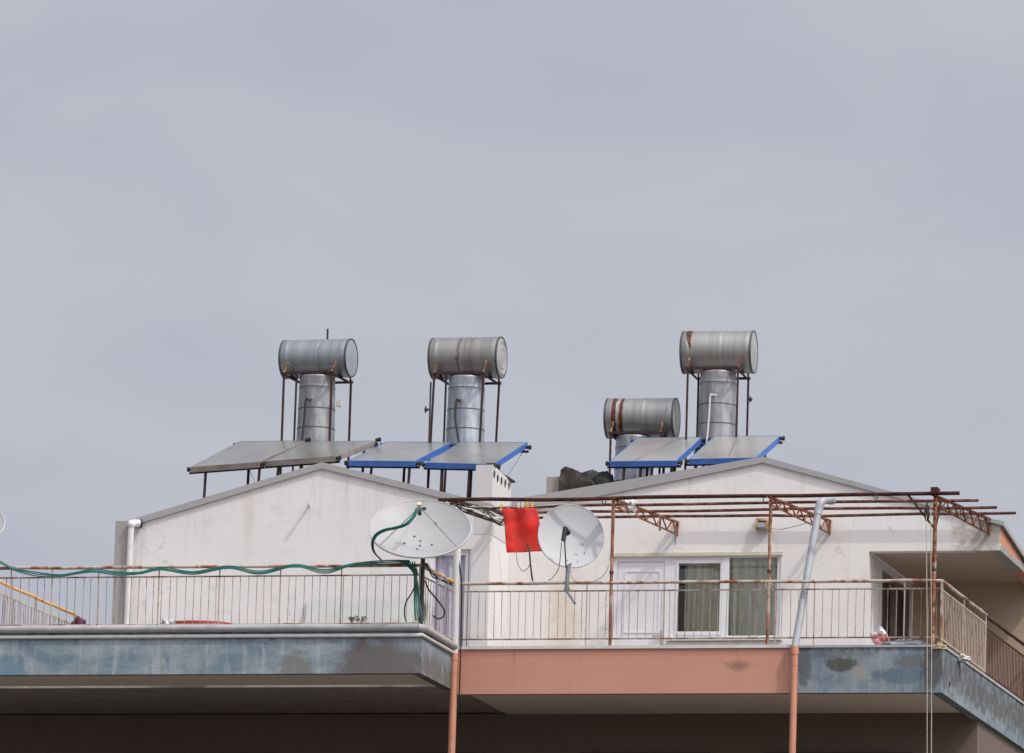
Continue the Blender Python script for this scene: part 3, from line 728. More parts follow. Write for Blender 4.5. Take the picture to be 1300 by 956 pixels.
# flat collectors
def collector(label, BL, BR_dz, tdz, Y0, phi, w, h, v, fm, gm, roof, legs=(.12,.88), thick=.085, rear=True):
    Bp = P(*BL, Y0); ph = radians(phi)
    T = thing('solar_collector', label, 'solar panel', (Bp.x+w/2, Bp.y+.4, Bp.z-.1), 'flat solar collectors on the roofs')
    Wv = Vector((w*cos(ph), -w*sin(ph), BR_dz)); Dv = Vector((h*sin(ph), h*cos(ph), v))
    nn = Wv.cross(Dv).normalized()
    if nn.z < 0: nn = -nn
    wu = Wv.normalized(); du = Dv.normalized(); e = .012
    def slab(b, a0, a1, d0, d1, n0, n1):
        vs = [Bp + wu*a + du*dd_ + nn*k - Vector((0,0,tdz*a*dd_/(w*Dv.length))) for k in (n0, n1) for dd_ in (d0, d1) for a in (a0, a1)]
        b.add(vs, [(0,2,3,1),(4,5,7,6),(0,1,5,4),(2,6,7,3),(0,4,6,2),(1,3,7,5)])
    LW, LD = Wv.length, Dv.length
    b = MB()
    slab(b, 0, LW, 0, e, -thick, 0); slab(b, 0, LW, LD-e, LD, -thick, 0); slab(b, 0, e, e, LD-e, -thick, 0); slab(b, LW-e, LW, e, LD-e, -thick, 0)
    slab(b, e, LW-e, e, LD-e, -thick+.004, -.03)
    b.build('frame', fm, T)
    b = MB(); slab(b, e-.002, LW-e+.002, e-.002, LD-e+.002, -.008, -.003); b.build('glass', gm, T)
    for a, dd_ in ((0, .06), (LW, .06), (0, LD-.08), (LW, LD-.08)):
        p = Bp+wu*a+du*dd_-nn*.045; s = wu*(-1 if a == 0 else 1)
        b = MB(); b.tube([p, p+s*.05], .026, 8); b.tube([p+s*.045, p+s*.075], .036, 8); b.build('pipe_fitting', M_black, T)
    for k, fr in enumerate(legs):
        p = Bp+wu*(LW*fr)+du*.06-nn*(thick+.02)
        if roof(p.x) < p.z-.03:
            b = MB(); b.angle((p.x-.02,p.y+.02,roof(p.x)-.02), p, .034, .007); b.build('leg', M_legs, T)
        if rear:
            p = Bp+wu*(LW*fr)+du*(LD-.15)-nn*(thick+.02)
            b = MB(); b.angle((p.x-.02,p.y,roof(p.x)-.02), p, .034, .007); b.build('leg', M_legs, T)
    b = MB(); p0 = Bp-wu*.06+du*.06-nn*(thick+.012); p1 = Bp+wu*(LW+.05)+du*.06-nn*(thick+.012)
    b.angle(p0, p1, .04, .006); q0_ = p0+du*(LD-.2); q1_ = p1+du*(LD-.2)
    b.build('rail', M_legs, T)
    b = MB(); b.angle(q0_, q1_, .04, .006); b.build('rail', M_legs, T)
    return T
collector('leftmost solar panel, dull grey frame and dusty glass, overhanging the left roof slope', (241.4,593), .04, .07, 3.3, 8, 1.119, 1.76, .68, M_alu, M_glassA, roofL, legs=(.19,.98))
collector('grey framed solar panel at the left roof peak, below the leftmost water heater', (337.3,585.4), .04, .07, 3.3, 8, 1.113, 1.60, .56, M_alu, M_glassA, roofL, legs=(.15,.85))
collector('blue framed solar panel just right of the left roof peak', (442,584.7), -.03, 0, 3.3, 3, 1.046, 1.78, .58, M_blue, M_glassB, roofL, legs=(.33,.9))
collector('blue framed solar panel beside the white chimney with round holes', (540.6,587.2), -.045, -.02, 3.3, 3, 1.064, 1.64, .58, M_blue, M_glassB, roofL, legs=(.22,.62))
collector('pale blue framed solar panel under the drum with two rust belts', (774,585.7), .0, 0, 4.4, 0, 1.022, 1.70, .64, M_blue, M_glassC, roofR, legs=(.2,.45,.62,.93))
collector('blue framed solar panel partly hidden behind the right roof peak', (874.5,582.7), .01, .02, 4.4, 0, 1.027, 1.64, .62, M_blue, M_glassC, roofR, legs=(.2,.8))
# guy wires
def wire(name, label, pts, r, mat, cat='cable', smooth=8, seg=6, group=None):
    return tag(MB().tube(pts, r, seg, smooth).build(name, mat), label, cat, group)
wire('guy_wire', 'thin guy wire from the blue solar panel corner down to the white chimney', [P(667,568,5.0), P(655,588,4.5), P(642,607,4.0)], .006, M_cgrey)
wire('guy_wire', 'thin guy wire hanging under the leftmost solar panel', [P(317,597,3.4), P(321,606,3.2), P(323,612,3.0)], .005, M_cgrey)
wire('loose_wire', 'thin loose wire lying over the two right solar panels', [P(806,586,4.45)+Vector((0,0,.02)), P(835,570,5.25), P(862,556.5,5.95)], .005, M_cgrey)
wire('loose_wire', 'thin loose wire running down the solar panel behind the right roof peak', [P(938,553,6.0)+Vector((0,0,.03)), P(930,570,5.2)+Vector((0,0,.03)), P(925,581,4.55)+Vector((0,0,.03))], .005, M_cgrey)

# ------------------------------------------------------------------ railings
def railing(label, a, b_, zh, zm, zl, n, balmat, railmat, posts=(), zfoot=ZT+.03, r=.0052, mids=None, jig=1, hr=.024, root=None, skip=()):
    a = Vector(a); b_ = Vector(b_)
    T = root or thing('balcony_railing', label, 'railing', (a.x, a.y, zfoot))
    mids = mids or railmat
    def at(f, z): return Vector((a.x+(b_.x-a.x)*f, a.y+(b_.y-a.y)*f, z))
    b = MB(); k = 14; random.seed(n)
    b.tube([at(i/k, zh+random.uniform(-.006,.006)) for i in range(k+1)], hr, 10); b.build('handrail', railmat, T)
    b = MB(); b.bar(at(0,zm), at(1,zm), .016, .02); b.build('mid_rail', mids, T)
    b = MB(); b.bar(at(0,zl), at(1,zl), .016, .02); b.build('bottom_rail', mids, T)
    me = None
    for i in range(n):
        if i in skip: continue
        f = (i+.5)/n; p = at(f, zl)
        if me is None:
            bb = MB(); bb.tube([p, p+Vector((0,0,zm-zl))], r, 6); o = bb.build('baluster', balmat, T)
            for v in o.data.vertices: v.co -= (p-T.location)
            me = o
        else: o = me.copy(); col.objects.link(o)
        o.location = p-T.location+Vector((random.uniform(-.010,.010)*jig,0,0)); o.rotation_euler = (random.uniform(-.006,.006)*jig, random.uniform(-.012,.012)*jig, 0)
    for f in posts:
        b = MB(); b.bar(at(f,zfoot), at(f,zh), .016, .016); b.build('post', M_cream if f not in (0, 1) else railmat, T)
    return T
yl = -1.79; xlc = -.80
RL = railing('long left balcony railing with thin brown balusters, green cable tied along its handrail', (-9.0,yl,0), (xlc,yl,0), 17.83, 17.69, 17.0, 70, M_bal, M_rail, posts=(.0,.07,.165,.26,.335,.42,.53,.64,.75,.86,1.0))
railing('', (xlc,yl+.02,0), (-.735,-.03,0), 17.83, 17.69, 17.0, 15, M_bal, M_orail, posts=(), root=RL, mids=M_bal)
railing('front railing along the salmon parapet, between the grey drainpipe and the right corner post', (-.70,.04,0), (6.36,.04,0), 17.83, 17.715, 17.02, 60, M_bal, M_rail, posts=(0,.268,.43,.66,.74,.925,1.0), mids=M_bal)
railing('right side railing with cream rusty balusters running back from the corner', (6.36,.07,0), (6.34,3.5,0), 17.83, 17.70, 17.0, 29, M_cream, M_rail, posts=(.02,.5,1.0), r=.0065, mids=M_cream, jig=.15)
railing('rusty railing, shade put into its dark colour, continuing behind the cream right side railing', (6.34,3.56,0), (6.34,7.3,0), 17.81, 17.64, 16.98, 32, M_beam, M_beam, posts=(1.0,), r=.0065, jig=.15)  # dark rust tone also stands for the shade on this rear section
pA = P(0, 735, -1.2); pB = P(95, 787, 3.1)
railing('left end railing receding along the far left edge of the terrace', (pA.x-.35,-1.6,0), (pB.x,3.1,0), 17.86, 17.70, 17.0, 40, M_bal, M_orail, posts=(.25,.62,1.0), mids=M_cream, zfoot=ZF, r=.007)

# ------------------------------------------------------------------ pergola
PG = thing('pergola', 'rusty steel pergola frame with posts, pipes and lattice trusses over the terrace', 'pergola', (2.6, 2, ZT+.04))
beams = [(0.0,19.07,-1.04,6.60), (1.1,19.14,-.93,6.66), (2.2,19.21,-.80,6.72), (3.3,19.29,-.70,6.79)]
for i, (y, z, xa, xb) in enumerate(beams):
    b = MB(); n = 10; random.seed(i+2)
    if i == 1:
        b.tube([(xa+.4,y,z-.04),(1.2,y,z-.01),(1.5,y,z-.01)], .022, 8); b.tube([(1.62,y,z-.02),(4,y,z),(xb,y,z)], .022, 8)
    else:
        b.tube([(xa+(xb-xa)*k/n, y, z+random.uniform(-.012,.012)+(-.03*(1-k/n) if i == 0 else 0)) for k in range(n+1)], .028 if i == 0 else .022, 8)
    b.build('beam', M_beam if i == 0 else M_beam2, PG)
for x in (1.545, 3.855, 6.247):
    b = MB(); b.tube([(x+.006*sin(x),.05,ZT+.04),(x,.05,17.8),(x,.05,19.02)], .024 if x < 6 else .030, 10); b.build('post', M_post, PG)
    b = MB(); b.tube([(x,.05,17.96),(x,.05,18.0)], .032, 10); b.build('collar', M_dark, PG)
def truss(x, y0=-.06, y1=4.08, m=M_truss, z0=19.04, z1=19.335, brk=None, hz=(.10,.185)):
    b = MB()
    zt = lambda y: z0+(z1-z0)*(y-y0)/(y1-y0); zl = lambda y: zt(y)-(hz[0]+(hz[1]-hz[0])*(y-y0)/(y1-y0))
    segs = [(y0, y1)] if not brk else [(y0, brk[0]), (brk[1], y1)]
    for s0_, s1_ in segs:
        for dx in (-.025, .025): b.angle((x+dx,s0_,zt(s0_)),(x+dx,s1_,zt(s1_)),.026,.006)
        b.angle((x,s0_,zl(s0_)),(x,s1_,zl(s1_)),.028,.006)
        n = max(2, round((s1_-s0_)/.62)); st = (s1_-s0_)/n
        for k in range(n):
            a_, c_, e_ = s0_+k*st, s0_+(k+.5)*st, s0_+(k+1)*st
            b.bar((x,a_,zl(a_)),(x,c_,zt(c_)),.018); b.bar((x,c_,zt(c_)),(x,e_,zl(e_)),.018)
    b.bar((x,y1,zt(y1)+.01),(x,y1,zl(y1)-.02),.03)
    b.build('truss', m, PG)
truss(1.545, brk=(1.0, 1.42)); truss(3.855); truss(6.247, m=rusty('dark_orange_rust', (.30,.15,.09), .75, (.06,.024,.018), (.26,.10,.045), 6), z1=19.34, hz=(.13,.22))
truss(-.86, y1=2.95, m=M_beam)
b = MB()
for pa, pb in (((5.86,.02,19.05),(6.235,.04,18.58)), ((6.262,.35,19.0),(6.252,.06,18.62)), ((6.247,.05,19.12),(6.247,.05,18.56))):
    b.bar(pa, pb, .036, .03)
b.box(6.20, 6.30, -.09, .10, 19.06, 19.15)
b.build('brace', M_beam, PG)
b = MB()
for x in (1.47, 1.42, 3.78):
    b.tube([(x,.0,19.06),(x-.02,-.03,18.99),(x,-.03,18.95),(x+.025,-.03,18.97)], .009, 6, 3)
b.build('hook', M_dark, PG)
b = MB(); b.tube([(-.86,.02,19.0),(-.86,.02,18.62)], .028, 8); b.build('post_stub', M_beam, PG)
# things hung on the pergola
random.seed(12)
def rag(name, label, c, s, mat, n=60, cat='rag'):
    b = MB(); M_ = Matrix.Translation(Vector(c))
    bm = bmesh.new(); bmesh.ops.create_icosphere(bm, subdivisions=3, radius=1)
    for v in bm.verts:
        k = 1+.22*sin(5*v.co.x+3*v.co.z+c[0])+.18*sin(9*v.co.y+7*v.co.z)+random.uniform(-.07,.07)
        v.co = Vector((v.co.x*s[0]*k, v.co.y*s[1]*k, v.co.z*s[2]*k))
    b.add([v.co for v in bm.verts], [[v.index for v in f.verts] for f in bm.faces], M_); bm.free()
    return tag(b.build(name, mat), label, cat)
p = P(800, 641, 1.15); rag('rag', 'white rag wrapped round the truss near the dish', p, (.08,.26,.085), M_bag)
p = P(838, 663, 3.1); tag(MB().tube([p+Vector((0,0,.05)), p, p+Vector((0,0,-.13))], .022, 8, 3, .012).build('rag', plain('blue_rag', (.10,.13,.30), .9)), 'small blue rag knotted on the first truss', 'rag')
p = P(857, 676, 3.9); tag(MB().tube([p+Vector((0,0,.04)), p+Vector((.01,0,-.08)), p+Vector((0,0,-.19))], .014, 8, 3, .008).build('rag', plain('blue_strip', (.16,.18,.30), .9)), 'thin blue cloth strip hanging at the wall end of the first truss', 'rag')
p = P(1177, 650, .0); rag('bundle', 'dark bundle tied beside the right corner post under the pergola', p, (.035,.035,.12), M_dark, cat='bundle')
p = P(1112, 631, .02); rag('light_bulb', 'small grey lamp hanging from the front pergola pipe', p, (.035,.035,.035), M_greypipe, cat='lamp')

# wall lamp
lp = P(970, 666, YR)
LM = thing('wall_lamp', 'small floodlight in a rusty bracket on the white wall above the windows', 'lamp', (lp.x, YR, lp.z-.1))
b = MB(); x = lp.x; z = lp.z
b.box(x-.11, x-.075, YR-.10, YR-.002, z-.09, z+.08); b.box(x+.055, x+.09, YR-.10, YR-.002, z-.09, z+.08); b.box(x-.075, x+.055, YR-.10, YR-.002, z+.045, z+.08); b.build('bracket', rusty('lamp_bracket_rust', (.55,.42,.27), .5, (.22,.10,.05), (.45,.25,.12), 14), LM)
b = MB(); b.box(x-.07, x+.05, YR-.16, YR-.03, z-.07, z+.01); b.build('lamp_body', M_lampbody, LM)
b = MB(); b.box(x-.06, x+.04, YR-.166, YR-.161, z-.062, z+.003); b.build('lamp_glass', M_greypipe, LM)

# ------------------------------------------------------------------ pipes
D1 = thing('drainpipe', 'white drainpipe down the left edge of the gable wall beside the grey pilaster', 'drainpipe', (-6.54, YL-.09, ZF))
b = MB(); b.tube([(-6.545,YL-.14,ZF),(-6.53,YL-.14,19.10),(-6.525,YL-.14,19.17),(-6.50,YL-.10,19.21),(-6.47,YL+.02,19.22)], .048, 12); b.build('pipe', M_whitepipe, D1)
b = MB(); b.ball((-6.525,YL-.15,19.175), .066, sq=(1,1,1.0)); b.tube([(-6.50,YL-.12,19.20),(-6.42,YL-.05,19.20)], .055, 12); b.build('elbow', M_bag, D1)
b = MB(); b.tube([(-6.425,YL-.05,19.20),(-6.40,YL-.035,19.20)], .062, 12); b.build('collar', M_black, D1)

D2 = thing('drainpipe', 'pale grey drainpipe at the corner of the blue balcony, salmon painted lower down', 'drainpipe', (-.70, -.1, 13))
x2 = P(578, 800, -.1).x
b = MB(); b.tube([(x2,-.10,16.80),(x2-.01,-.10,18.2),(x2-.01,-.10,18.75),(x2-.03,-.05,18.84),(x2-.10,.06,18.9)], .056, 14); b.build('upper_pipe', M_whitepipe, D2)
b = MB(); b.tube([(x2,-.10,0.01),(x2,-.10,16.79)], .054, 14); b.tube([(x2,-.10,16.70),(x2,-.10,16.80)], .062, 14); b.tube([(x2,-.10,16.52),(x2,-.10,16.55)], .058, 14); b.build('lower_pipe', M_pinkpipe, D2)

D3 = thing('drainpipe', 'leaning grey drainpipe with an elbow in front of the white wall, salmon painted lower down', 'drainpipe', (4.26, -.1, 13))
pb0 = P(1009, 823, -.1); pt0 = P(1039, 648, .55)
e1 = pt0; e2 = P(1044, 636, .60); e3 = P(1057, 634.5, .85)
b = MB(); b.tube([pb0, e1], .054, 14); b.build('upper_pipe', M_greypipe, D3)
b = MB(); b.tube([e1+(pb0-e1).normalized()*.08, e1, e2+Vector((0,0,.0)), e3], .062, 14, 4); b.tube([e3+(e2-e3).normalized()*.07, e3], .068, 14); b.build('elbow', M_greypipe, D3)
b = MB(); b.tube([(pb0.x,-.10,.01),(pb0.x,-.10,16.87)], .050, 14); b.tube([(pb0.x,-.10,16.76),(pb0.x,-.10,16.88)], .058, 14); b.tube([(pb0.x,-.10,16.60),(pb0.x,-.10,16.63)], .054, 14); b.build('lower_pipe', M_pinkpipe, D3)

# ------------------------------------------------------------------ satellite dishes
def dish(label, c, nrm, R, depth, up=(0,0,1), mat=M_dish, rm=None, rw=1):
    T = thing('satellite_dish', label, 'satellite dish', tuple(Vector(c)-Vector((0,0,R))))
    M_ = frameM(c, nrm, up)
    n = 16; prof = [(R*k/n if k else .0008, depth*((k/n)**2-1)) for k in range(n+1)]
    back = [(r, z-.012) for r, z in reversed(prof)]
    b = MB(); b.lathe(prof+back, 72, M_); b.build('reflector', mat, T)
    b = MB(); b.lathe([(R-.004,-.012),(R-.005,.004),(R+.004*rw,.009*rw),(R+.013*rw,.0),(R+.011*rw,-.02),(R-.004,-.012)], 72, M_, False); b.build('rim', rm or M_dishrim, T)
    return T, M_
c1 = P(533.5, 671, -1.78)
el = radians(47); az = (.205, -.979)
SD1, MD1 = dish('large white dish aimed steeply upward at the balcony corner, green cable over it', c1, (az[0]*cos(el), az[1]*cos(el), sin(el)), .715, .22)
lnb = MD1 @ Vector((-.005, 0, .37))
b = MB()
for a in (219, 321, 90):
    b.tube([MD1 @ Vector((.70*cos(radians(a)), .70*sin(radians(a)), .0)), lnb], .007, 6)
b.build('strut', M_cgrey, SD1)
b = MB(); nz = MD1.to_3x3() @ Vector((0,0,1)); up1 = MD1.to_3x3() @ Vector((0,1,0))
b.tube([lnb-nz*.06, lnb+nz*.04], .027, 12); b.tube([lnb+nz*.03, lnb+nz*.06], .036, 12); b.build('feed_horn', plain('cream_plastic', (.66,.60,.45), .5), SD1)
b = MB(); b.bar(lnb-nz*.04+Vector((.03,0,0)), lnb-nz*.04+Vector((.09,0,.01)), .04); b.tube([lnb-nz*.13, lnb-nz*.06], .028, 10); b.build('feed_clamp', M_dark, SD1)
b = MB()
for (x, y) in ((-.22,-.10),(.17,-.11),(0,-.13),(0,.0),(-.03,-.24),(-.09,.10),(.20,.35)):
    rr = hypot(x, y)/.715; b.lathe([(.013,-.004),(.013,.012),(.0005,.015)], 8, MD1 @ Matrix.Translation((x, y, .22*(rr*rr-1)+.001)))
b.build('bolt', M_dark, SD1)
b = MB(); mx = P(536, 740, -1.72).x
b.tube([(mx,-1.72,ZT+.06),(mx,-1.72,18.02)], .032, 10); b.bar((mx,-1.72,18.0), MD1 @ Vector((0,-.1,-.24)), .06); b.build('mast', M_dark, SD1)
c2 = P(725, 680.5, .12)
SD2, MD2 = dish('round white dish facing forward beside the red cloth, black feed arm in front', c2, (.36,-.91,.17), .475, .055, mat=M_dish2, rm=M_dish2, rw=.5)
lnb2 = P(717, 678, -.30)
low = MD2 @ Vector((-.06,-.475,.0))
b = MB(); b.tube([low, low+Vector((0,-.05,.0)), lnb2+Vector((0,0,-.09))], .010, 8); b.build('feed_arm', M_dark, SD2)
b = MB(); b.tube([lnb2+Vector((-.01,-.03,-.10)), lnb2+Vector((0,.02,.10))], .034, 10); b.tube([lnb2+Vector((0,.02,.06)), lnb2+Vector((.02,.10,.03))], .045, 12); b.build('feed_horn', M_black, SD2)
b = MB()
pA1 = P(721, 718, .03); pA2 = P(719.5, 750, .0); pA3 = P(730, 766, -.1)
b.tube([pA1, pA2], .030, 10); b.tube([pA2+Vector((0,0,.05)), pA2, pA3], .020, 10); b.bar(pA2+Vector((-.04,0,.02)), pA2+Vector((.04,0,.02)), .05)
b.bar(pA1+Vector((0,0,-.02)), MD2 @ Vector((0,-.42,-.03)), .05)
b.build('bracket', plain('bracket_grey', (.20,.205,.215), .5, .1, .2, 8), SD2)
b = MB()
for (x, y) in ((-.04,.12),(.18,-.1),(.08,-.26),(.2,-.24),(-.05,-.36),(.10,-.38)):
    rr = hypot(x, y)/.475; b.lathe([(.009,-.004),(.009,.009),(.0005,.012)], 8, MD2 @ Matrix.Translation((x, y, .055*(rr*rr-1)+.001)))
b.build('bolt', M_cgrey, SD2)
c3 = P(-41, 661, -1.6)
SD3, MD3 = dish('dish cut off by the left edge of the photo, only its pale rim showing', c3, (.35*cos(el), -.94*cos(el), sin(el)), .53, .16)
b = MB(); b.tube([(c3.x,-1.6,ZT+.06),(c3.x,-1.58,c3.z-.05)], .03, 10); b.bar((c3.x,-1.58,c3.z-.1), MD3 @ Vector((0,0,-.17)), .06); b.build('mast', M_dark, SD3)

# ------------------------------------------------------------------ cables
random.seed(21)
gp = [(-60,690),(-20,704),(0,713),(18,722),(45,727),(75,730),(97,727),(120,723),(150,727),(178,727),(205,721),(245,726.5),(290,719),(330,726),(375,717),(412,724),(450,716),(492,712.5),(520,712)]
b = MB()
for k in range(3):
    b.tube([P(x, y-.6+k*.9+random.uniform(-.3,.3)+1.2*k*sin(x*.035)**2, -1.83-.012*k) for x, y in gp], .0095, 6, 6)
tag(b.build('cable_bundle', M_green), 'green cable bundle sagging along the left balcony handrail', 'cable')
b = MB()
g2 = [(484,711,-1.86),(474,700,-2.0),(472,688,-2.15),(477,678,-2.25),(488,672,-2.3),(500,669.5,-2.3),(514,665,-2.3),(524,655,-2.25),(529,645,-2.2)]
for k in range(3):
    b.tube([P(x+k*1.0, y+k*.9, Y+.015*k) for x, y, Y in g2]+[lnb-nz*.1+Vector((.01*k,0,0))], .010, 6, 6)
tag(b.build('cable_bundle', M_green), 'green cables looping over the large dish up to its feed', 'cable')
b = MB()
for k in range(7):
    dx = random.uniform(-4,4)
    b.tube([P(508+k*3,713,-1.83), P(521+k*1.5,722+k,-1.85), P(527.5+dx*.4,735,-1.87), P(529+dx*.8,760,-1.87), P(531+dx,779,-1.87), P(533+dx*1.4,788,-1.85)], .010, 6, 6)
tag(b.build('cable_bundle', M_green), 'green cables hanging down from the handrail at the balcony corner', 'cable')
wire('cable', 'black cable hanging in a bow left of the green cables at the balcony corner', [P(528,742,-1.88),P(522,754,-1.9),P(515,766,-1.9),P(513.5,780,-1.9),P(516,789,-1.88)], .011, M_black)
wire('cable', 'black cable curling into a hook below the short balcony return railing', [P(540,738,-1.7),P(544,748,-1.5),P(552,758,-1.3),P(560,768,-1.1),P(564.5,776,-1.0),P(562.5,783,-1.0),P(556,785.5,-1.05),P(549.5,781.5,-1.1)], .012, M_black)
b = MB()
for k in range(5):
    j = lambda: random.uniform(-1.5,1.5)
    b.tube([P(541+j(),716+j(),-1.7), P(550+j(),727+k+j(),-1.3), P(560+j(),736+j(),-.8), P(573+j(),742+j(),-.3)], .009, 6, 6)
tag(b.build('cable_bundle', M_black), 'tangle of black cables under the orange return handrail', 'cable')
wire('cable', 'thin white wire tangled with the black cables on the return railing', [P(544,716,-1.72),P(550,728,-1.75),P(554,722,-1.6),P(558,737,-1.5),P(563,731,-1.3),P(570,741,-1.0)], .006, M_cwhite)
wire('cable', 'black cable running down beside the pale grey drainpipe', [P(585,640,-.02),P(585,690,-.06),P(583,714,-.12),P(586,740,-.12),P(585.5,800,-.12),P(584.5,840,-.12),P(583,885,-.12)], .012, M_black)
b = MB(); bw = MB(); random.seed(5)
for k in range(22):
    y_ = random.uniform(-.05,.05); a = random.uniform(-6,6)
    pts = []
    for i, (x, y) in enumerate(((566,640),(585,643),(600,648),(618,654),(634,660),(643,664))):
        t = i/5
        pts.append(P(x+random.uniform(-3,3), y+a*(.5+.5*t)+random.uniform(-3.2,3.2)-2, .3+2.0*t+y_))
    if k % 8 == 5: pts.append(P(650,650,2.2))
    (bw if k % 3 == 0 else b).tube(pts, random.uniform(.006,.012), 5, 5)
CB = tag(b.build('cable_bundle', M_dark), 'big tangle of dark and white cables on the leftmost truss behind the large dish', 'cable')
o = bw.build('white_strand', M_cwhite, CB)
wire('cable', 'black cable looping below the tangle beside the red cloth', [P(622,655,.8),P(629,662,.75),P(634,665,.75),P(638,661,.75),P(641,655,.8)], .012, M_black)
wire('cable', 'straight black cable dropping from the red cloth to the handrail', [P(669,690,.5),P(672,700,.45),P(673.5,718,.3),P(676,737,.1)], .014, M_black)
wire('cable', 'thin looped cable under the red cloth left of the dish', [P(655,700,.9),P(657,714,.9),P(660,721,.9),P(665,725,.9),P(670,721,.7),P(673,716,.5)], .006, M_cgrey)
wire('cable', 'thin cable trailing from the dish rim down to the handrail', [P(713,688,-.3),P(711.5,705,-.2),P(709,722,0),P(702,733,.02),P(696,737,.02)], .006, M_cgrey)
wire('cable', 'thin cable sagging along the handrail between dish and post', [P(724,722,.0),P(727,735,.0),P(740,741,.0),P(757,737,.0),P(768,728,.02),P(773,717,.03)], .005, M_cgrey)
wire('cable', 'thin wire strung across the white wall from truss to wall lamp', [P(1032,662,3.6),P(1010,668,3.9),P(990,672,4.05),P(974,670,4.05)], .005, M_cgrey)
for px, lb in ((1176.5, 'left of the two pale cords hanging from the right corner of the pergola'), (1182, 'right of the two pale cords hanging down over the blue corner parapet')):
    y0_ = 655 if px < 1180 else 640
    wire('cord', lb, [P(px-.5,y0_,-.04),P(px,740,-.06),P(px+.6,820,-.06),P(px+.4,960,-.06)], .007, M_cord, 'rope')
b = MB(); random.seed(9)
for k in range(4):
    pts = [P(1184+random.uniform(-1,1),823+random.uniform(-2,3),-.03), P(1190,822+random.uniform(-4,3),-.06), P(1196+random.uniform(-2,2),823+random.uniform(-3,3),-.06), P(1201,820+random.uniform(-3,3),.0), P(1190,816+random.uniform(-3,3),.02)]
    b.tube(pts, .010, 6, 5)
tag(b.build('rope_knot', M_rope), 'straw coloured rope knotted round the right railing corner', 'rope')
b = MB(); random.seed(19); q_ = .55
for px, py in ((976,742),):
    b.tube([P(px-3,py-5,.0), P(px-4,py+3,-.02), P(px+2,py+4,-.03), P(px+3,py-4,-.02), P(px-1,py-3,-.03), P(px+7,py+2,-.03)], .006, 6, 5)
tag(b.build('rope_knot', M_cord), 'pale cord tied round the middle pergola post at the handrail', 'rope')

# ------------------------------------------------------------------ red cloth and pegs
cA = P(637, 644.5, .9); cB = P(680.5, 643.5, .9); zb1 = P(645, 702, .9).z; zb2 = P(690, 699.5, .9).z
nx, ny = 26, 30; vs = []
for j in range(ny+1):
    w = j/ny
    for i in range(nx+1):
        u = i/nx
        xl = cA.x+.11*w+.01*sin(5*w); xr = cB.x+.10*w**.8+.05*sin(pi*w)*w
        zt_ = cA.z+(cB.z-cA.z)*u-.022*abs(sin(5*pi*u)); zb_ = zb1+(zb2-zb1)*u
        x = xl+(xr-xl)*u
        y = .9-.02*sin(2*pi*u*1.6+.8)*(.3+w)-.016*sin(11*u+4*w)-.014*sin(14*w+2*u)*(1-w)-.02*sin(3*u-4*w)*w
        vs.append((x, y, zt_+(zb_-zt_)*w))
fs = [(j*(nx+1)+i, j*(nx+1)+i+1, (j+1)*(nx+1)+i+1, (j+1)*(nx+1)+i) for j in range(ny) for i in range(nx)]
ro = MB().add(vs, fs).build('red_cloth', M_red)
so = ro.modifiers.new('thickness', 'SOLIDIFY'); so.thickness = .004
tag(ro, 'bright red cloth pegged to a line under the pergola beside the round dish', 'cloth')
wire('clothesline', 'clothesline holding the red cloth between the trusses', [P(575,643,.9),P(640,643.5,.9),P(682,642.5,.9),P(735,638,.9),P(778,636,.9)], .005, M_cwhite, 'clothesline')
pl = ['yellow peg at the left corner of the red cloth','white peg near the middle of the red cloth','second white peg right of the middle of the red cloth','yellow peg right of the white pegs on the red cloth','yellow peg at the right corner of the red cloth']
for k, (px, py, mm) in enumerate(((636.5,642.5,M_peg),(658.5,641,M_pegw),(663.5,640.5,M_pegw),(669,640.5,M_peg),(675.5,640,M_peg))):
    p = P(px, py, .885)
    b = MB(); b.bar(p+Vector((-.006,-.01,-.045)), p+Vector((.004,-.012,.04)), .018, .012); b.bar(p+Vector((.006,.025,-.045)), p+Vector((-.004,.03,.04)), .018, .012); b.bar(p+Vector((0,-.012,0)), p+Vector((0,.03,0)), .02, .012)
    tag(b.build('clothes_peg', mm), pl[k], 'clothes peg', 'clothes pegs on the red cloth')

# ------------------------------------------------------------------ small things on the terraces
BX = (P(390,762,YL-.03).x, P(531,762,YL-.03).x); bz = P(450,762,YL-.03).z
b = MB(); b.add([(BX[0],YL-.35,ZF),(BX[1],YL-.35,ZF),(BX[1],YL-.04,bz),(BX[0],YL-.04,bz),(BX[0],YL-.33,ZF),(BX[1],YL-.33,ZF),(BX[1],YL-.02,bz+.004),(BX[0],YL-.02,bz+.004)], [(0,1,2,3),(7,6,5,4),(0,4,5,1),(1,5,6,2),(2,6,7,3),(3,7,4,0)])
tag(b.build('board', M_board), 'pale grey board leaning against the gable wall behind the balcony railing', 'board')
tcx = P(279, 790, -.6)
TB = thing('round_table', 'low round table with brown underside and red rim behind the left railing', 'table', (tcx.x, -.6, ZF))
MT = Matrix.Translation((tcx.x, -.6, 0)) @ Matrix.Rotation(radians(-1.0), 4, 'Y')
ztb = P(279, 787.5, -1.2).z
b = MB(); b.lathe([(.61,ztb-.035),(.615,ztb-.03),(.615,ztb+.0),(.60,ztb+.004),(.57,ztb+.004),(.57,ztb-.035)], 56, MT); b.build('rim', M_redrim, TB)
b = MB(); b.lathe([(.0005,ztb-.022),(.569,ztb-.022),(.569,ztb-.004),(.0005,ztb-.004)], 56, MT); b.build('tabletop', M_wood, TB)
for a in range(4):
    x, y = tcx.x+.35*cos(a*pi/2+.6), -.6+.35*sin(a*pi/2+.6)
    b = MB(); b.tube([(x,y,ZF),(x,y,ztb-.02)], .02, 8); b.build('leg', M_wood, TB)
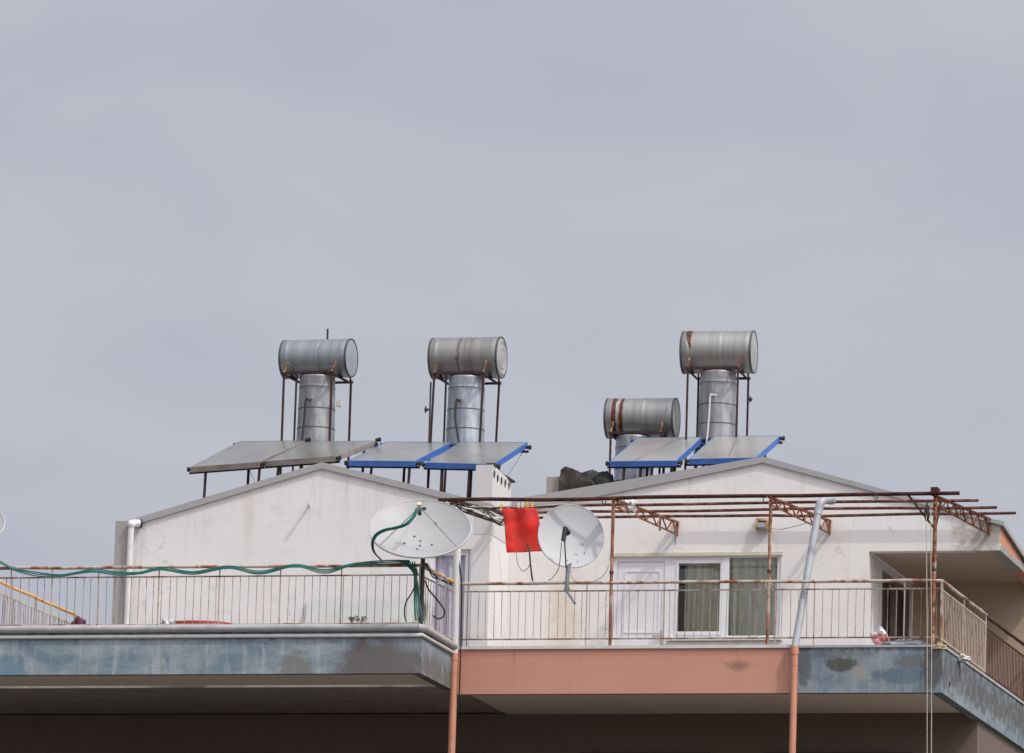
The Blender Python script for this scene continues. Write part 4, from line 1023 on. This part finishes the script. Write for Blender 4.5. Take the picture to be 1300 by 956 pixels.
rag('plastic_bag', 'white plastic bag on the gutter left of the red rimmed table', P(213, 791, -1.66), (.10,.09,.06), M_bag, cat='bag')
pb_ = rag('shopping_bag', 'red and white checked plastic bag standing on the right parapet', P(1118, 808.5, .10), (.12,.07,.12), M_bag, cat='bag')
def bagmat():
    n = N('red_print_plastic')
    c = n.mix(n.ramp(n.noise(n.map(n.pos, (1,1,1)), 11, 4, .7), .44, .54), (.62,.13,.12), (.78,.66,.66))
    x, y, z = n.sep(n.pos)
    c = n.mix(n.ramp(z, 17.05, 17.09), c, (.78,.76,.78))
    return n.fin(c, .4, 0, n.noise(n.pos, 25, 4), .4, .02)
pb_.data.materials[0] = bagmat()
rag('cloth_bundle', 'flat grey cloth lying on the right parapet beside the checked bag', P(1150, 816, .10), (.30,.07,.045), plain('grey_cloth', (.36,.36,.40), .9, 0, .2, 12), cat='cloth')
rag('cloth_bundle', 'purple cloth bundle at the end of the far left railing', P(101, 793, -1.0), (.11,.11,.10), M_purple, cat='cloth')
rag('plastic_bag', 'crumpled white bag behind the right side railing', P(1224, 836, 1.2), (.11,.10,.05), M_bag, cat='bag')
def weed(label, c, n, h, leaves=True, sd=1):
    T = thing('dry_plant', label, 'plant', tuple(c)); random.seed(sd)
    b = MB(); lf = MB()
    for k in range(n):
        a = random.uniform(0, 2*pi); r = random.uniform(.02,.10); hh = h*random.uniform(.5,1)
        tip = c+Vector((r*cos(a), r*.6*sin(a), hh)); b.tube([c, c+Vector((r*.4*cos(a),0,hh*.6)), tip], .004, 5, 3, .0015)
        for q in range(3 if leaves else 0):
            p = c.lerp(tip, random.uniform(.5,1)); d1 = Vector((random.uniform(-1,1),random.uniform(-1,1),random.uniform(-.3,.8))).normalized()*.045; d2 = d1.orthogonal().normalized()*.016
            lf.add([p, p+d1*.5+d2, p+d1, p+d1*.5-d2], [(0,1,2,3)])
    b.build('stems', M_twig, T)
    if leaves: lf.build('leaves', M_leaf, T)
weed('small dry weed growing at the gutter below the pale board', P(447, 792, -1.74), 12, .11, True, 3)
weed('second small dry weed at the gutter, nearest the balcony corner', P(459, 791.5, -1.74), 12, .11, True, 8)
weed('spray of dry grey twigs at the foot of the balcony corner railing', P(539, 792, -1.6), 34, .36, False, 6)

# ------------------------------------------------------------------ light
L = Vector((-.55, .32, -.77)).normalized()
sun = bpy.data.lights.new('sun', 'SUN'); sun.energy = 1.8; sun.angle = radians(3.0); sun.color = (1, .95, .88)
so_ = bpy.data.objects.new('sun', sun); col.objects.link(so_); so_.location = (30,-30,60)
so_.rotation_euler = L.to_track_quat('-Z', 'Y').to_euler()
S_ = -L
w = bpy.data.worlds.new('World'); scene.world = w; w.use_nodes = True
t = w.node_tree; nd = t.nodes; lk = t.links.new
bg = nd['Background']; bg.inputs['Strength'].default_value = .1
sky = nd.new('ShaderNodeTexSky'); sky.sky_type = 'NISHITA'; sky.sun_disc = False
sky.sun_elevation = math.asin(S_.z); sky.sun_rotation = atan2(S_.x, S_.y)
tc = nd.new('ShaderNodeTexCoord')
mp = nd.new('ShaderNodeMapping'); mp.inputs['Scale'].default_value = (1, 1, 2.6); lk(tc.outputs['Generated'], mp.inputs['Vector'])
nz1 = nd.new('ShaderNodeTexNoise'); nz1.inputs['Scale'].default_value = 13; nz1.inputs['Detail'].default_value = 5; nz1.inputs['Roughness'].default_value = .5; nz1.inputs['Distortion'].default_value = .4
lk(mp.outputs['Vector'], nz1.inputs['Vector'])
mr = nd.new('ShaderNodeMapRange'); mr.interpolation_type = 'SMOOTHSTEP'; lk(nz1.outputs['Fac'], mr.inputs['Value']); mr.inputs['From Min'].default_value = .3; mr.inputs['From Max'].default_value = .72
cm = nd.new('ShaderNodeMix'); cm.data_type = 'RGBA'; lk(mr.outputs['Result'], cm.inputs[0])
cm.inputs[6].default_value = (4.35,4.46,5.15,1); cm.inputs[7].default_value = (5.0,5.1,5.68,1)
dt = nd.new('ShaderNodeVectorMath'); dt.operation = 'DOT_PRODUCT'; lk(tc.outputs['Generated'], dt.inputs[0]); dt.inputs[1].default_value = S_
mx_ = nd.new('ShaderNodeMath'); mx_.operation = 'MAXIMUM'; lk(dt.outputs['Value'], mx_.inputs[0]); mx_.inputs[1].default_value = 0
pw = nd.new('ShaderNodeMath'); pw.operation = 'POWER'; lk(mx_.outputs[0], pw.inputs[0]); pw.inputs[1].default_value = 4
ma = nd.new('ShaderNodeMath'); ma.operation = 'MULTIPLY_ADD'; lk(pw.outputs[0], ma.inputs[0]); ma.inputs[1].default_value = 4.6; ma.inputs[2].default_value = 1.0
# cloud deck: brighter overhead, warmer and brighter round the veiled sun
sx_ = nd.new('ShaderNodeSeparateXYZ'); lk(tc.outputs['Generated'], sx_.inputs[0])
mz = nd.new('ShaderNodeMath'); mz.operation = 'MAXIMUM'; lk(sx_.outputs[2], mz.inputs[0]); mz.inputs[1].default_value = 0
pz = nd.new('ShaderNodeMath'); pz.operation = 'POWER'; lk(mz.outputs[0], pz.inputs[0]); pz.inputs[1].default_value = 2
az_ = nd.new('ShaderNodeMath'); az_.operation = 'MULTIPLY_ADD'; lk(pz.outputs[0], az_.inputs[0]); az_.inputs[1].default_value = .5; lk(ma.outputs[0], az_.inputs[2])
wc = nd.new('ShaderNodeMix'); wc.data_type = 'RGBA'; lk(pw.outputs[0], wc.inputs[0]); lk(cm.outputs[2], wc.inputs[6]); wc.inputs[7].default_value = (5.4,5.2,5.15,1)
sc_ = nd.new('ShaderNodeVectorMath'); sc_.operation = 'SCALE'; lk(wc.outputs[2], sc_.inputs[0]); lk(az_.outputs[0], sc_.inputs['Scale'])
sm = nd.new('ShaderNodeMix'); sm.data_type = 'RGBA'; sm.inputs[0].default_value = .93; lk(sky.outputs['Color'], sm.inputs[6]); lk(sc_.outputs['Vector'], sm.inputs[7])
lk(sm.outputs[2], bg.inputs['Color'])

scene.view_settings.view_transform = 'Standard'; scene.view_settings.look = 'None'
scene.view_settings.exposure = .05; scene.view_settings.gamma = 1
